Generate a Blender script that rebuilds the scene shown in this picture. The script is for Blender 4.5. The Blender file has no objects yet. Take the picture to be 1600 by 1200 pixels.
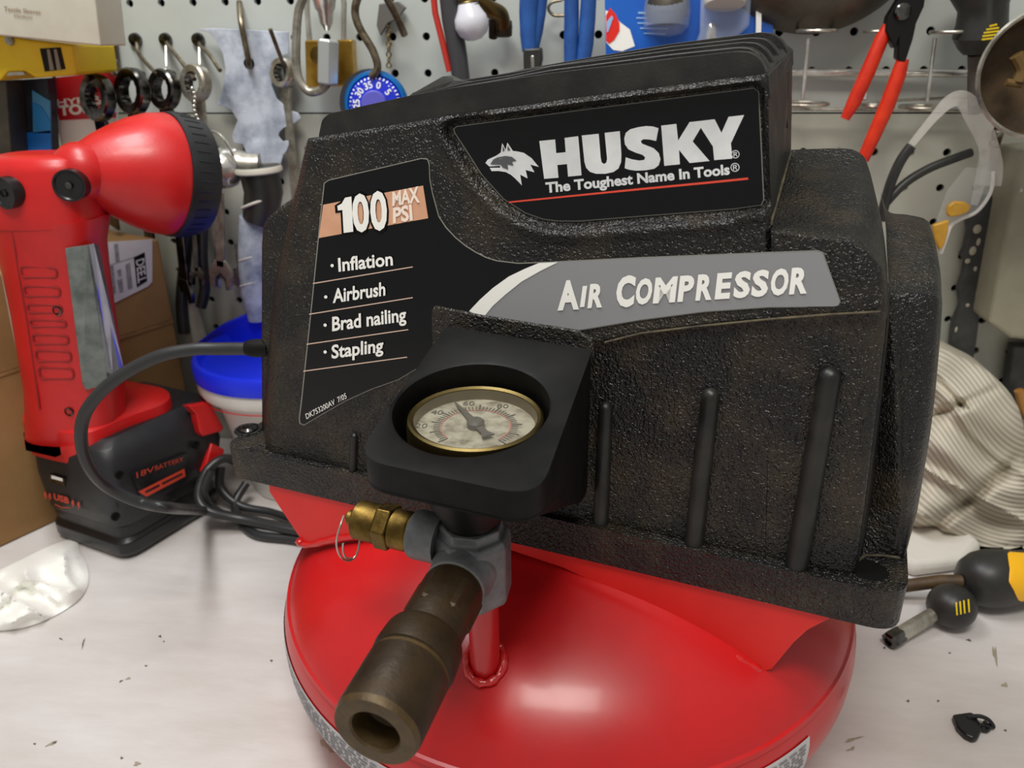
import bpy, bmesh, math, random
import numpy as np
from mathutils import Vector

random.seed(7)
rng = np.random.default_rng(7)
SC = bpy.context.scene
COL = SC.collection

# ------------------------------------------------------------------ camera
FPX = 1252.14
CAM = np.array([0.0, -0.6355, 0.34])
YAW, PITCH, ROLL = [math.radians(v) for v in (-6.997, 23.232, -0.6105)]
FW = np.array([math.sin(YAW) * math.cos(PITCH), math.cos(YAW) * math.cos(PITCH), -math.sin(PITCH)])
_r = np.array([math.cos(YAW), -math.sin(YAW), 0.0])
_u = np.cross(_r, FW)
RT = _r * math.cos(ROLL) + _u * math.sin(ROLL)
UP = -_r * math.sin(ROLL) + _u * math.cos(ROLL)
from mathutils import Matrix
cam_data = bpy.data.cameras.new('camera')
cam = bpy.data.objects.new('camera', cam_data)
COL.objects.link(cam)
m = Matrix(((RT[0], UP[0], -FW[0], CAM[0]), (RT[1], UP[1], -FW[1], CAM[1]), (RT[2], UP[2], -FW[2], CAM[2]), (0, 0, 0, 1)))
cam.matrix_world = m
cam_data.sensor_width = 36.0
cam_data.sensor_fit = 'HORIZONTAL'
cam_data.lens = FPX / 1600 * 36.0
cam_data.clip_start = 0.01
cam_data.clip_end = 50
cam_data.dof.use_dof = True
cam_data.dof.focus_distance = 0.335
cam_data.dof.aperture_fstop = 15.0
SC.camera = cam

# ------------------------------------------------------------------ world and lights
w = bpy.data.worlds.new('room_light'); SC.world = w
w.use_nodes = True
bg = w.node_tree.nodes['Background']
bg.inputs[0].default_value = (1.0, 0.97, 0.92, 1)
bg.inputs[1].default_value = 0.36

def area(name, loc, target, sx, sy, power, color=(1, 1, 1)):
    l = bpy.data.lights.new(name, 'AREA'); l.shape = 'RECTANGLE'; l.size = sx; l.size_y = sy
    l.energy = power; l.color = color
    o = bpy.data.objects.new(name, l); COL.objects.link(o)
    o.location = loc
    o.rotation_euler = (Vector(target) - Vector(loc)).to_track_quat('-Z', 'Y').to_euler()
    return o
area('ceiling_light', (0.0, -0.85, 1.35), (0.0, -0.2, 0.1), 0.5, 0.28, 9.6, (1.0, 0.95, 0.88))
area('shelf_light', (-0.3, -0.30, 1.0), (-0.1, -0.15, 0.0), 0.4, 0.16, 4.6, (0.96, 0.98, 1.0))
SC.view_settings.view_transform = 'Standard'
SC.view_settings.look = 'None'
SC.view_settings.exposure = 0.0
SC.view_settings.gamma = 1.0
SC.view_settings.use_curve_mapping = False

# ------------------------------------------------------------------ measuring helpers
def ray(px, py):
    return FW + RT * (px - 800) / FPX - UP * (py - 600) / FPX
def W(px, py, y=0.0):            # point at depth y (wall is y = 0)
    d = ray(px, py); return CAM + d * ((y - CAM[1]) / d[1])
def T(px, py, z=0.0):            # point at height z (bench is z = 0)
    d = ray(px, py); return CAM + d * ((z - CAM[2]) / d[2])
def PL(px, py, p0, n):
    d = ray(px, py); return CAM + d * (np.dot(np.array(p0) - CAM, n) / np.dot(d, n))
def D(px, py, k):                # point at distance k along the view axis
    return CAM + ray(px, py) * k
Z3 = np.array([0, 0, 1.0])
def nrm(v):
    v = np.array(v, float); return v / np.linalg.norm(v)
SA, SB = T(365, 745, .13), T(1400, 990, .13)
SE = nrm(SB - SA)                              # along the shroud
SN = np.array([-SE[1], SE[0], 0.0])            # into the scene
_l = math.radians(4)
SNL = SN * math.cos(_l) - Z3 * math.sin(_l)
SP = SA + SN * .004 + Z3 * .02
def FP(px, py, t=0.0):                         # on the leaning front face, t behind it
    return PL(px, py, SP + SN * t, SNL)
def SV(px, py, t=0.0):                         # on the upright plane of the shroud's foot
    return PL(px, py, SA + SN * t, SN)

# ------------------------------------------------------------------ materials
def srgb(c):
    c = [v / 255 for v in c]
    return tuple(v / 12.92 if v <= .04045 else ((v + .055) / 1.055) ** 2.4 for v in c) + (1,)
MATS = {}
def mat(name, rgb, rough=.5, metal=0.0, bump=0.0, bscale=300, var=0.0, vscale=20, coat=0.0, rgb2=None,
        spec=.5, voronoi=False, trans=0.0, stretch=None, rvar=0.0, v_lo=.35, v_hi=.65):
    if name in MATS: return MATS[name]
    mm = bpy.data.materials.new(name); mm.use_nodes = True
    nt = mm.node_tree; N = nt.nodes; L = nt.links
    b = N['Principled BSDF']
    b.inputs['Base Color'].default_value = srgb(rgb)
    b.inputs['Roughness'].default_value = rough
    b.inputs['Metallic'].default_value = metal
    b.inputs['Specular IOR Level'].default_value = spec
    b.inputs['Coat Weight'].default_value = coat
    b.inputs['Coat Roughness'].default_value = .12
    b.inputs['Transmission Weight'].default_value = trans
    tc = N.new('ShaderNodeTexCoord')
    src = tc.outputs['Object']
    if stretch:
        mp = N.new('ShaderNodeMapping'); mp.inputs['Scale'].default_value = stretch
        L.new(src, mp.inputs[0]); src = mp.outputs[0]
    if rgb2 is not None:
        nz = N.new('ShaderNodeTexNoise'); nz.inputs['Scale'].default_value = vscale
        nz.inputs['Detail'].default_value = 6; nz.inputs['Roughness'].default_value = .62
        L.new(src, nz.inputs['Vector'])
        cr = N.new('ShaderNodeValToRGB')
        cr.color_ramp.elements[0].position = v_lo; cr.color_ramp.elements[1].position = v_hi
        cr.color_ramp.elements[0].color = srgb(rgb); cr.color_ramp.elements[1].color = srgb(rgb2)
        L.new(nz.outputs[0], cr.inputs[0]); L.new(cr.outputs[0], b.inputs['Base Color'])
    if rvar:
        n3 = N.new('ShaderNodeTexNoise'); n3.inputs['Scale'].default_value = vscale * 1.7; n3.inputs['Detail'].default_value = 5
        L.new(src, n3.inputs['Vector'])
        mr = N.new('ShaderNodeMapRange'); mr.inputs['From Min'].default_value = .3; mr.inputs['From Max'].default_value = .7
        mr.inputs['To Min'].default_value = max(0, rough - rvar); mr.inputs['To Max'].default_value = min(1, rough + rvar)
        L.new(n3.outputs[0], mr.inputs[0]); L.new(mr.outputs[0], b.inputs['Roughness'])
    if bump:
        bp = N.new('ShaderNodeBump'); bp.inputs['Strength'].default_value = bump; bp.inputs['Distance'].default_value = .001
        if voronoi:
            t2 = N.new('ShaderNodeTexVoronoi'); t2.feature = 'SMOOTH_F1'; t2.inputs['Scale'].default_value = bscale
            nn = N.new('ShaderNodeTexNoise'); nn.inputs['Scale'].default_value = bscale * .6
            L.new(src, nn.inputs['Vector'])
            mx = N.new('ShaderNodeVectorMath'); mx.operation = 'MULTIPLY_ADD'
            mx.inputs[1].default_value = (.004, .004, .004)
            L.new(nn.outputs['Color'], mx.inputs[0]); L.new(src, mx.inputs[2])
            L.new(mx.outputs[0], t2.inputs['Vector'])
            L.new(t2.outputs[0], bp.inputs['Height'])
        else:
            t2 = N.new('ShaderNodeTexNoise'); t2.inputs['Scale'].default_value = bscale; t2.inputs['Detail'].default_value = 4
            L.new(src, t2.inputs['Vector']); L.new(t2.outputs[0], bp.inputs['Height'])
        L.new(bp.outputs[0], b.inputs['Normal'])
    MATS[name] = mm
    return mm

M_grain = mat('grained_black_plastic', (17, 16, 15), .34, bump=.9, bscale=820, voronoi=True, rgb2=(56, 47, 32), vscale=38, v_lo=.46, v_hi=.74, rvar=.07)
M_smooth = mat('smooth_black_plastic', (20, 20, 19), .46, bump=.12, bscale=900, rgb2=(44, 42, 37), vscale=45, v_lo=.45, v_hi=.75, rvar=.1)
M_dark = mat('black_moulding', (8, 8, 8), .52, spec=.2, rgb2=(19, 18, 16), vscale=60, rvar=.08)
M_dust = mat('dusty_edge', (104, 94, 70), .8, rgb2=(50, 46, 38), vscale=120)
M_red = mat('red_tank_paint', (200, 22, 24), .33, coat=.15, bump=.05, bscale=60, rgb2=(184, 24, 28), vscale=14, rvar=.06)
M_redflat = mat('red_bracket_paint', (226, 36, 30), .45, bump=.03, bscale=200, rgb2=(216, 32, 28), vscale=30)
M_weld = mat('painted_weld', (196, 30, 30), .2, coat=.6, bump=.8, bscale=260)
M_brass = mat('aged_brass', (136, 112, 58), .46, metal=1, bump=.2, bscale=300, rgb2=(96, 76, 38), vscale=90, rvar=.12)
M_bronze = mat('dark_bronze', (58, 44, 26), .5, metal=.35, bump=.15, bscale=500, rgb2=(38, 28, 16), vscale=50, rvar=.1, spec=.35)
M_bronzeface = mat('worn_bronze_face', (92, 74, 42), .5, metal=.4, bump=.2, bscale=500, rgb2=(72, 56, 32), vscale=90)
M_cast = mat('grey_cast_metal', (128, 130, 132), .55, metal=.45, bump=.25, bscale=350, rgb2=(92, 94, 97), vscale=60)
M_chrome = mat('chrome_steel', (232, 230, 224), .2, metal=.8, rgb2=(186, 182, 172), vscale=60, rvar=.1)
M_darkchrome = mat('dark_chrome', (128, 126, 122), .2, metal=1, rgb2=(40, 38, 36), vscale=80)
M_steel = mat('worn_steel', (196, 192, 180), .32, metal=.75, rgb2=(134, 128, 114), vscale=80, rvar=.1)
M_rod = mat('dull_steel_rod', (148, 138, 118), .4, metal=.9, rgb2=(92, 80, 62), vscale=120)
M_plate = mat('scratched_aluminium_plate', (226, 234, 248), .32, metal=.3, bump=.15, bscale=150, rgb2=(138, 148, 166), vscale=34, rvar=.12, v_lo=.42, v_hi=.68)
M_peg = mat('painted_pegboard', (192, 197, 192), .42, bump=.08, bscale=120, rgb2=(180, 186, 180), vscale=9, coat=.1)
M_peg2 = mat('painted_pegboard_lower', (190, 191, 178), .42, bump=.08, bscale=120, rgb2=(178, 179, 164), vscale=9, coat=.1)
M_void = mat('dark_backing', (26, 25, 22), .9)
M_bench = mat('white_bench_paint', (222, 218, 217), .5, bump=.2, bscale=90, rgb2=(196, 190, 184), vscale=7, stretch=(1, 3, 1), v_lo=.3, v_hi=.72)
M_stain = mat('dirt_stain', (150, 138, 116), .7, rgb2=(176, 166, 148), vscale=60)
M_speck = mat('dirt_speck', (92, 84, 72), .8)
M_lred = mat('red_torch_plastic', (206, 28, 28), .38, bump=.06, bscale=500, rgb2=(190, 24, 24), vscale=30, coat=.1, rvar=.05)
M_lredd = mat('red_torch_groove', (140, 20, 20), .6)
M_lblk = mat('torch_black_plastic', (30, 31, 34), .45, bump=.1, bscale=600, rvar=.08, vscale=40)
M_lblk2 = mat('torch_battery_plastic', (22, 22, 24), .32, rvar=.1, vscale=30)
M_lens = mat('torch_strip_lens', (116, 124, 120), .16, coat=.8, rgb2=(62, 74, 70), vscale=60)
M_lensedge = mat('torch_lens_chrome', (205, 205, 215), .15, metal=.8)
M_orange = mat('orange_print', (214, 70, 46), .5)
M_card = mat('brown_cardboard', (150, 114, 70), .8, bump=.1, bscale=300, rgb2=(134, 100, 58), vscale=16)
M_cardd = mat('cardboard_edge', (120, 88, 50), .85, rgb2=(150, 116, 74), vscale=80)
M_paper = mat('white_paper', (206, 204, 204), .7, rgb2=(190, 188, 190), vscale=40)
M_print = mat('grey_print', (112, 110, 114), .7, rgb2=(150, 148, 150), vscale=300)
M_black = mat('flat_black', (5, 5, 5), .7, spec=.2)
M_labelb = mat('glossy_black_label', (6, 7, 10), .2, coat=.1, spec=.3, bump=.06, bscale=60)
M_labele = mat('label_edge_silver', (150, 148, 138), .4)
M_labelg = mat('grey_label_ink', (142, 143, 146), .3, coat=.3)
M_labelw = mat('white_label_ink', (252, 252, 246), .35)
M_silver = mat('silver_label_ink', (232, 234, 234), .35, rgb2=(206, 209, 211), vscale=40)
M_gold = mat('peach_gold_ink', (226, 176, 142), .4, rgb2=(214, 158, 124), vscale=60)
M_redline = mat('red_label_ink', (226, 74, 54), .4)
M_cable = mat('black_rubber_cable', (42, 43, 44), .38, rvar=.06, vscale=40)
M_cloth_w = mat('white_tissue', (250, 250, 244), .85, bump=.6, bscale=150)
M_yellow = mat('yellow_plastic', (240, 208, 12), .42, rgb2=(228, 192, 10), vscale=40)
M_yellow2 = mat('amber_yellow_plastic', (250, 186, 20), .4)
M_amber = mat('amber_rubber', (206, 158, 50), .45, rgb2=(176, 126, 30), vscale=60)
M_hblk = mat('rubber_black_handle', (34, 34, 33), .42, rgb2=(48, 47, 44), vscale=60)
M_blue = mat('blue_rubber_grip', (40, 92, 166), .5, rgb2=(28, 70, 138), vscale=50)
M_pblue = mat('bright_blue_card', (22, 104, 206), .35, rgb2=(30, 74, 170), vscale=9, coat=.4)
M_lock = mat('anodised_blue', (16, 112, 190), .25, metal=.5)
M_dial = mat('blue_dial', (26, 46, 196), .3)
M_dialc = mat('dial_centre', (92, 90, 190), .35)
M_lidblue = mat('blue_lid_plastic', (18, 44, 222), .35)
M_pail = mat('white_pail_plastic', (232, 232, 228), .4, rgb2=(218, 214, 204), vscale=20)
M_pred = mat('orange_red_grip', (222, 56, 14), .42, rgb2=(196, 30, 14), vscale=50)
M_redc = mat('red_card', (206, 22, 34), .4)
M_gbox = mat('grey_green_metal', (150, 146, 126), .45, rgb2=(134, 130, 110), vscale=20)
M_tray = mat('off_white_carton', (204, 202, 188), .75, rgb2=(186, 182, 164), vscale=14)
M_bulb = mat('frosted_bulb_glass', (214, 214, 222), .3, coat=.5)
M_olive = mat('dull_olive_metal', (96, 92, 82), .4, metal=.6, rgb2=(70, 66, 56), vscale=30)
M_strap = mat('dark_rough_strap', (66, 67, 66), .5, bump=.7, bscale=90, rgb2=(46, 47, 46), vscale=60)
M_spot = mat('pale_paint_blotch', (176, 170, 150), .6)
M_dialface = mat('dirty_gauge_face', (162, 157, 138), .5, rgb2=(92, 82, 62), vscale=140, coat=.5, v_lo=.42, v_hi=.7)
M_needle = mat('gauge_needle', (70, 66, 60), .5)
M_bezel = mat('brass_bezel', (120, 106, 68), .42, metal=1, rgb2=(110, 94, 56), vscale=120)
M_grimeshade = mat('brown_grease_and_shade', (92, 70, 40), .6, rgb2=(60, 44, 24), vscale=80)  # grease on tools, also the painted shadow bar beside the pale carton
M_fade = mat('soiled_canvas', (186, 194, 204), .85, rgb2=(116, 128, 146), vscale=60, bump=.4, bscale=120)
M_wrap = mat('white_plastic_wrap', (206, 200, 186), .6)

def glass_mat(name, rgb, rough=.05, alpha=.35):
    mm = bpy.data.materials.new(name); mm.use_nodes = True
    b = mm.node_tree.nodes['Principled BSDF']
    b.inputs['Base Color'].default_value = srgb(rgb); b.inputs['Roughness'].default_value = rough
    b.inputs['Alpha'].default_value = alpha; b.inputs['Specular IOR Level'].default_value = .8
    return mm
M_clear = glass_mat('clear_polycarbonate', (226, 222, 214), .06, .32)
M_gglass = glass_mat('gauge_crystal', (190, 186, 168), .12, .10)
M_blist = glass_mat('clear_blister', (200, 214, 240), .05, .28)

def cloth_stripe():
    mm = bpy.data.materials.new('ribbed_striped_cloth'); mm.use_nodes = True
    nt = mm.node_tree; N = nt.nodes; L = nt.links; b = N['Principled BSDF']
    b.inputs['Roughness'].default_value = .9
    uv = N.new('ShaderNodeUVMap'); uv.uv_map = 'UVMap'
    wv = N.new('ShaderNodeTexWave'); wv.wave_type = 'BANDS'; wv.bands_direction = 'X'
    wv.inputs['Scale'].default_value = 1.0; wv.inputs['Distortion'].default_value = .5; wv.inputs['Detail'].default_value = 1
    L.new(uv.outputs[0], wv.inputs['Vector'])
    cr = N.new('ShaderNodeValToRGB')
    cr.color_ramp.elements[0].color = srgb((178, 170, 152)); cr.color_ramp.elements[1].color = srgb((208, 201, 184))
    cr.color_ramp.elements[0].position = .3; cr.color_ramp.elements[1].position = .6
    L.new(wv.outputs[0], cr.inputs[0]); L.new(cr.outputs[0], b.inputs['Base Color'])
    bp = N.new('ShaderNodeBump'); bp.inputs['Strength'].default_value = .5; bp.inputs['Distance'].default_value = .001
    L.new(wv.outputs[0], bp.inputs['Height']); L.new(bp.outputs[0], b.inputs['Normal'])
    return mm
M_stripe = cloth_stripe()

# ------------------------------------------------------------------ mesh builder
class MB:
    def __init__(s): s.v = []; s.f = []; s.uv = None
    def add(s, vs, fs):
        o = len(s.v); s.v += [tuple(map(float, p)) for p in vs]; s.f += [tuple(i + o for i in f) for f in fs]; return s
    def poly(s, pts): return s.add(pts, [tuple(range(len(pts)))])
    def prism(s, front, back):
        n = len(front)
        fs = [tuple(range(n)), tuple(range(2 * n - 1, n - 1, -1))]
        fs += [(i, i + n, (i + 1) % n + n, (i + 1) % n) for i in range(n)]
        return s.add(list(front) + list(back), fs)
    def slab(s, pts, vec):
        return s.prism(pts, [np.array(p) + vec for p in pts])
    def grid(s, G, cu=False, cv=False):
        h, w_ = len(G), len(G[0]); vs = [p for r in G for p in r]; fs = []
        for i in range(h if cv else h - 1):
            for j in range(w_ if cu else w_ - 1):
                a, b_ = i, (i + 1) % h; c, d = j, (j + 1) % w_
                fs.append((a * w_ + c, a * w_ + d, b_ * w_ + d, b_ * w_ + c))
        return s.add(vs, fs)
    def tube(s, path, r, seg=12, cap=True, closed=False):
        P = [np.array(p, float) for p in path]; n = len(P)
        R = r if hasattr(r, '__len__') else [r] * n
        rows = []; ref = None
        for i in range(n):
            if closed: t = P[(i + 1) % n] - P[i - 1]
            else: t = P[min(i + 1, n - 1)] - P[max(i - 1, 0)]
            t = nrm(t)
            if ref is None:
                ref = np.cross(t, Z3 if abs(t[2]) < .9 else np.array([1.0, 0, 0]))
            ref = nrm(ref - t * np.dot(ref, t)); q = np.cross(t, ref)
            rows.append([P[i] + R[i] * (ref * math.cos(a) + q * math.sin(a)) for a in np.linspace(0, 2 * math.pi, seg, endpoint=False)])
        s.grid(rows, cu=True, cv=closed)
        if cap and not closed:
            s.poly(rows[0][::-1]); s.poly(rows[-1])
        return s
    def lathe(s, c, ax, prof, seg=48, sq=1.0, ref=None, caps=True):
        c = np.array(c, float); ax = nrm(ax)
        if ref is None: ref = Z3 if abs(ax[2]) < .9 else np.array([1.0, 0, 0])
        e1 = nrm(np.cross(ax, ref)); e2 = np.cross(ax, e1)
        rows = [[c + ax * h + max(r, 1e-5) * (e1 * math.cos(a) + e2 * math.sin(a) * sq) for a in np.linspace(0, 2 * math.pi, seg, endpoint=False)] for r, h in prof]
        s.grid(rows, cu=True)
        if caps:
            if prof[0][0] > 1e-4: s.poly(rows[0][::-1])
            if prof[-1][0] > 1e-4: s.poly(rows[-1])
        return s
    def sphere(s, c, r, seg=20, sc=(1, 1, 1)):
        rows = []
        for i in range(seg // 2 + 1):
            p = math.pi * i / (seg // 2)
            rows.append([np.array(c) + r * np.array([sc[0] * math.sin(p) * math.cos(a), sc[1] * math.sin(p) * math.sin(a), sc[2] * math.cos(p)]) for a in np.linspace(0, 2 * math.pi, seg, endpoint=False)])
        return s.grid(rows, cu=True)
    def torus(s, c, ax, R, r, seg=32, rs=10, sq=1.0):
        ax = nrm(ax); ref = Z3 if abs(ax[2]) < .9 else np.array([1.0, 0, 0])
        e1 = nrm(np.cross(ax, ref)); e2 = np.cross(ax, e1)
        P = [np.array(c) + R * (e1 * math.cos(a) + e2 * math.sin(a) * sq) for a in np.linspace(0, 2 * math.pi, seg, endpoint=False)]
        return s.tube(P, r, rs, closed=True)
    def box(s, c, e1, e2, e3):      # half extents as vectors
        c = np.array(c, float); e1, e2, e3 = map(np.array, (e1, e2, e3))
        f = [c - e1 - e2 - e3, c + e1 - e2 - e3, c + e1 + e2 - e3, c - e1 + e2 - e3]
        return s.prism(f, [p + 2 * e3 for p in f])
    def build(s, name, material, parent=None, smooth=True, bevel=0.0, bseg=2, label=None, kind=None, sub=0, ang=35):
        org = np.array(parent['_o']) if parent is not None else None
        V = np.array(s.v)
        if org is None:
            org = np.array([(V[:, 0].min() + V[:, 0].max()) / 2, (V[:, 1].min() + V[:, 1].max()) / 2, V[:, 2].min()])
        me = bpy.data.meshes.new(name)
        me.from_pydata((V - org).tolist(), [], s.f)
        bm = bmesh.new(); bm.from_mesh(me)
        bmesh.ops.recalc_face_normals(bm, faces=bm.faces); bm.to_mesh(me); bm.free()
        me.materials.append(material)
        if s.uv is not None:
            ul = me.uv_layers.new(name='UVMap')
            for lp in me.loops: ul.data[lp.index].uv = s.uv[lp.vertex_index]
        if smooth:
            me.polygons.foreach_set('use_smooth', [True] * len(me.polygons))
            me.set_sharp_from_angle(angle=math.radians(ang))
        o = bpy.data.objects.new(name, me); COL.objects.link(o)
        if parent is not None: o.parent = parent
        else: o.location = org
        o['_o'] = [float(x) for x in org]
        if bevel:
            md = o.modifiers.new('bevel', 'BEVEL'); md.width = bevel; md.segments = bseg; md.limit_method = 'ANGLE'
            md.angle_limit = math.radians(30); md.harden_normals = False
        if sub:
            md = o.modifiers.new('subdivision', 'SUBSURF'); md.levels = sub; md.render_levels = sub
        if label: o['label'] = label
        if kind: o['kind'] = kind
        return o

def thing(name, label, cat, loc, group=None):
    o = bpy.data.objects.new(name, None); COL.objects.link(o); o.empty_display_size = .02
    o.location = tuple(float(v) for v in loc); o['_o'] = [float(v) for v in loc]
    o['label'] = label; o['category'] = cat
    if group: o['group'] = group
    return o
def tag(o, label, cat, group=None):
    o['label'] = label; o['category'] = cat
    if group: o['group'] = group
    return o

def cr_spline(P, n, closed=False):
    P = [np.array(p, float) for p in P]; m_ = len(P); out = []
    segs = m_ if closed else m_ - 1
    for i in range(segs):
        p1, p2 = P[i], P[(i + 1) % m_]
        p0 = P[i - 1] if (closed or i > 0) else p1
        p3 = P[(i + 2) % m_] if (closed or i + 2 < m_) else p2
        for t in np.linspace(0, 1, n, endpoint=False):
            out.append(.5 * (2 * p1 + (p2 - p0) * t + (2 * p0 - 5 * p1 + 4 * p2 - p3) * t * t + (3 * p1 - p0 - 3 * p2 + p3) * t ** 3))
    if not closed: out.append(P[-1])
    return out
def rounded(P, r, n=4):
    P = [np.array(p, float) for p in P]; out = []; m_ = len(P)
    for i in range(m_):
        a, b_, c = P[i - 1], P[i], P[(i + 1) % m_]
        rr = r[i] if hasattr(r, '__len__') else r
        d1, d2 = np.linalg.norm(a - b_), np.linalg.norm(c - b_)
        rr_ = min(rr, d1 * .45, d2 * .45)
        if rr_ < 1e-6: out.append(b_); continue
        s_, e_ = b_ + (a - b_) / d1 * rr_, b_ + (c - b_) / d2 * rr_
        for t in np.linspace(0, 1, n): out.append((1 - t) ** 2 * s_ + 2 * t * (1 - t) * b_ + t * t * e_)
    return out

# text: outlines of the built-in font laid on real surfaces
_cap = {}
def text_mesh(body, bold=0.0):
    cu = bpy.data.curves.new('t', 'FONT'); cu.body = body; cu.size = 1; cu.offset = bold; cu.resolution_u = 3
    ob = bpy.data.objects.new('t', cu); COL.objects.link(ob)
    bpy.context.view_layer.update()
    dg = bpy.context.evaluated_depsgraph_get()
    me = bpy.data.meshes.new_from_object(ob.evaluated_get(dg))
    V = np.array([tuple(v.co) for v in me.vertices]); Fc = [tuple(p.vertices) for p in me.polygons]
    bpy.data.objects.remove(ob); bpy.data.curves.remove(cu); bpy.data.meshes.remove(me)
    return V, Fc
def text_into(mb, body, BL, BR, TR, TL, fn, bold=0.0, full=False):
    V, Fc = text_mesh(body, bold)
    if 'H' not in _cap: _cap['H'] = text_mesh('H')[0][:, 1].max()
    cap = _cap['H']
    x0, x1 = V[:, 0].min(), V[:, 0].max(); y0 = 0.0
    if full: y0, cap = V[:, 1].min(), V[:, 1].max() - V[:, 1].min()
    BL, BR, TR, TL = map(np.array, (BL, BR, TR, TL))
    out = []
    for x, y, _ in V:
        u = (x - x0) / (x1 - x0); v = (y - y0) / cap
        p = (BL * (1 - u) + BR * u) * (1 - v) + (TL * (1 - u) + TR * u) * v
        out.append(fn(p[0], p[1]))
    mb.add(out, Fc)
def band_into(mb, pts, wd, fn):   # printed line of given widths
    P = [np.array(p, float) for p in pts]
    L_, R_ = [], []
    for i, p in enumerate(P):
        t = nrm(P[min(i + 1, len(P) - 1)] - P[max(i - 1, 0)]); q = np.array([-t[1], t[0]])
        ww = wd[i] if hasattr(wd, '__len__') else wd
        L_.append(fn(*(p + q * ww / 2))); R_.append(fn(*(p - q * ww / 2)))
    mb.grid([L_, R_])

# ================================================================== STRUCTURE
PITCHH = .0254
UX0, UZ0 = -0.2155, 0.34306            # a hole of the upper board
LX0 = UX0 + 16 * PITCHH + .0012
LZ0 = UZ0 - 0.08139
SEAM = float(W(400, 177, 0)[2])
def pegboard(name, x0, x1, z0, z1, hx, hz, material, parent):
    mb = MB(); r = .0029; n = 12
    xs = [hx + k * PITCHH for k in range(-60, 60) if x0 + .006 < hx + k * PITCHH < x1 - .006]
    zs = [hz + k * PITCHH for k in range(-60, 60) if z0 + .006 < hz + k * PITCHH < z1 - .006]
    xe = [x0] + [(a + b_) / 2 for a, b_ in zip(xs, xs[1:])] + [x1]
    ze = [z0] + [(a + b_) / 2 for a, b_ in zip(zs, zs[1:])] + [z1]
    for i, x in enumerate(xs):
        for j, z in enumerate(zs):
            xa, xb, za, zb_ = xe[i], xe[i + 1], ze[j], ze[j + 1]
            cir = [(x + r * math.cos(a), 0, z + r * math.sin(a)) for a in np.linspace(math.pi / 4, math.pi / 4 + 2 * math.pi, n, endpoint=False)]
            dep = [(p[0], .004, p[2]) for p in cir]
            sq = []
            for a in np.linspace(math.pi / 4, math.pi / 4 + 2 * math.pi, n, endpoint=False):
                c, s_ = math.cos(a), math.sin(a); k = 1 / max(abs(c), abs(s_))
                u, v = c * k, s_ * k
                sq.append((x + (u * (xb - x) if u > 0 else u * (x - xa)), 0, z + (v * (zb_ - z) if v > 0 else v * (z - za))))
            vs = sq + cir + dep
            fs = [(k, (k + 1) % n, n + (k + 1) % n, n + k) for k in range(n)] + [(n + k, n + (k + 1) % n, 2 * n + (k + 1) % n, 2 * n + k) for k in range(n)]
            mb.add(vs, fs)
    rim = [(x0, 0, z0), (x1, 0, z0), (x1, 0, z1), (x0, 0, z1)]
    rb = [(p[0], .004, p[2]) for p in rim]
    for k in range(4): mb.add([rim[k], rim[(k + 1) % 4], rb[(k + 1) % 4], rb[k]], [(0, 1, 2, 3)])
    return mb.build(name, material, parent, smooth=False)
back = MB().box((0, .03, .3), (.95, 0, 0), (0, .02, 0), (0, 0, .42)).build('wall_back', M_void, None, smooth=False)
back['kind'] = 'structure'
pu = pegboard('pegboard_panel', -.75, .75, SEAM + .0006, .62, UX0, UZ0, M_peg, back)
pl = pegboard('pegboard_panel', -.75, .75, -.02, SEAM - .0006, LX0, LZ0, M_peg2, back)
batten = MB()
for x in (-.62, -.1, .36):
    batten.box((x, .0075, .3), (.01, 0, 0), (0, .0026, 0), (0, 0, .32))
batten.build('batten', M_void, back, smooth=False)

bench = thing('workbench', 'white painted workbench top under the compressor, scuffed and stained', 'workbench', (0, -.45, -.05))
MB().box((0, -.48, -.02), (.95, 0, 0), (0, .479, 0), (0, 0, .02)).build('bench_top', M_bench, bench, smooth=False, bevel=.002)
MB().box((0, -.93, -.07), (.93, 0, 0), (0, .012, 0), (0, 0, .03)).build('apron', M_bench, bench, smooth=False, bevel=.002)
stn = MB()
def blotch(mb, px, py, rx, ry, rot=0, n=16, z=.0003):
    c = []
    for a in np.linspace(0, 2 * math.pi, n, endpoint=False):
        k = 1 + .3 * math.sin(3 * a + px) + .2 * math.sin(5 * a + py)
        x, y = rx * k * math.cos(a), ry * k * math.sin(a)
        c.append(T(px + x * math.cos(rot) - y * math.sin(rot), py + x * math.sin(rot) + y * math.cos(rot), z))
    mb.poly(c)
for a in ((513, 1160, 9, 16, -.4), (1555, 1023, 3, 14, -.2), (1333, 1155, 14, 2, -.3), (80, 1162, 8, 2, -.4), (214, 1193, 5, 3, -.3), (1570, 1070, 5, 3, 0), (200, 1060, 4, 1.5, -.3), (1330, 1170, 7, 2, -.4)):
    blotch(stn, *a)
stn.build('dirt_stain', M_stain, bench, smooth=False, kind='stuff')
stn = MB()
for a in ((250, 994, 2.2, 1.6), (256, 1002, 1.2, 1), (228, 1040, 2, 1), (189, 1064, 3, 1, -.5), (1514, 1000, 3.5, 1.5, .3), (1419, 1095, 2.2, 1.8), (1466, 1095, 1.8, 1.4), (1484, 1020, 2, 1), (1382, 1012, 2, 1.5), (424, 1032, 2, 1.5), (85, 1160, 4, 1.2, -.4), (54, 1162, 2, 1.2), (1571, 1141, 2.4, 1.2, .5), (190, 1184, 2, 1.6), (95, 998, 3, 1, .4), (130, 1005, 1, 8, .25)):
    blotch(stn, *a, z=.0004)
stn.build('dirt_speck', M_speck, bench, smooth=False, kind='stuff')

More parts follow.
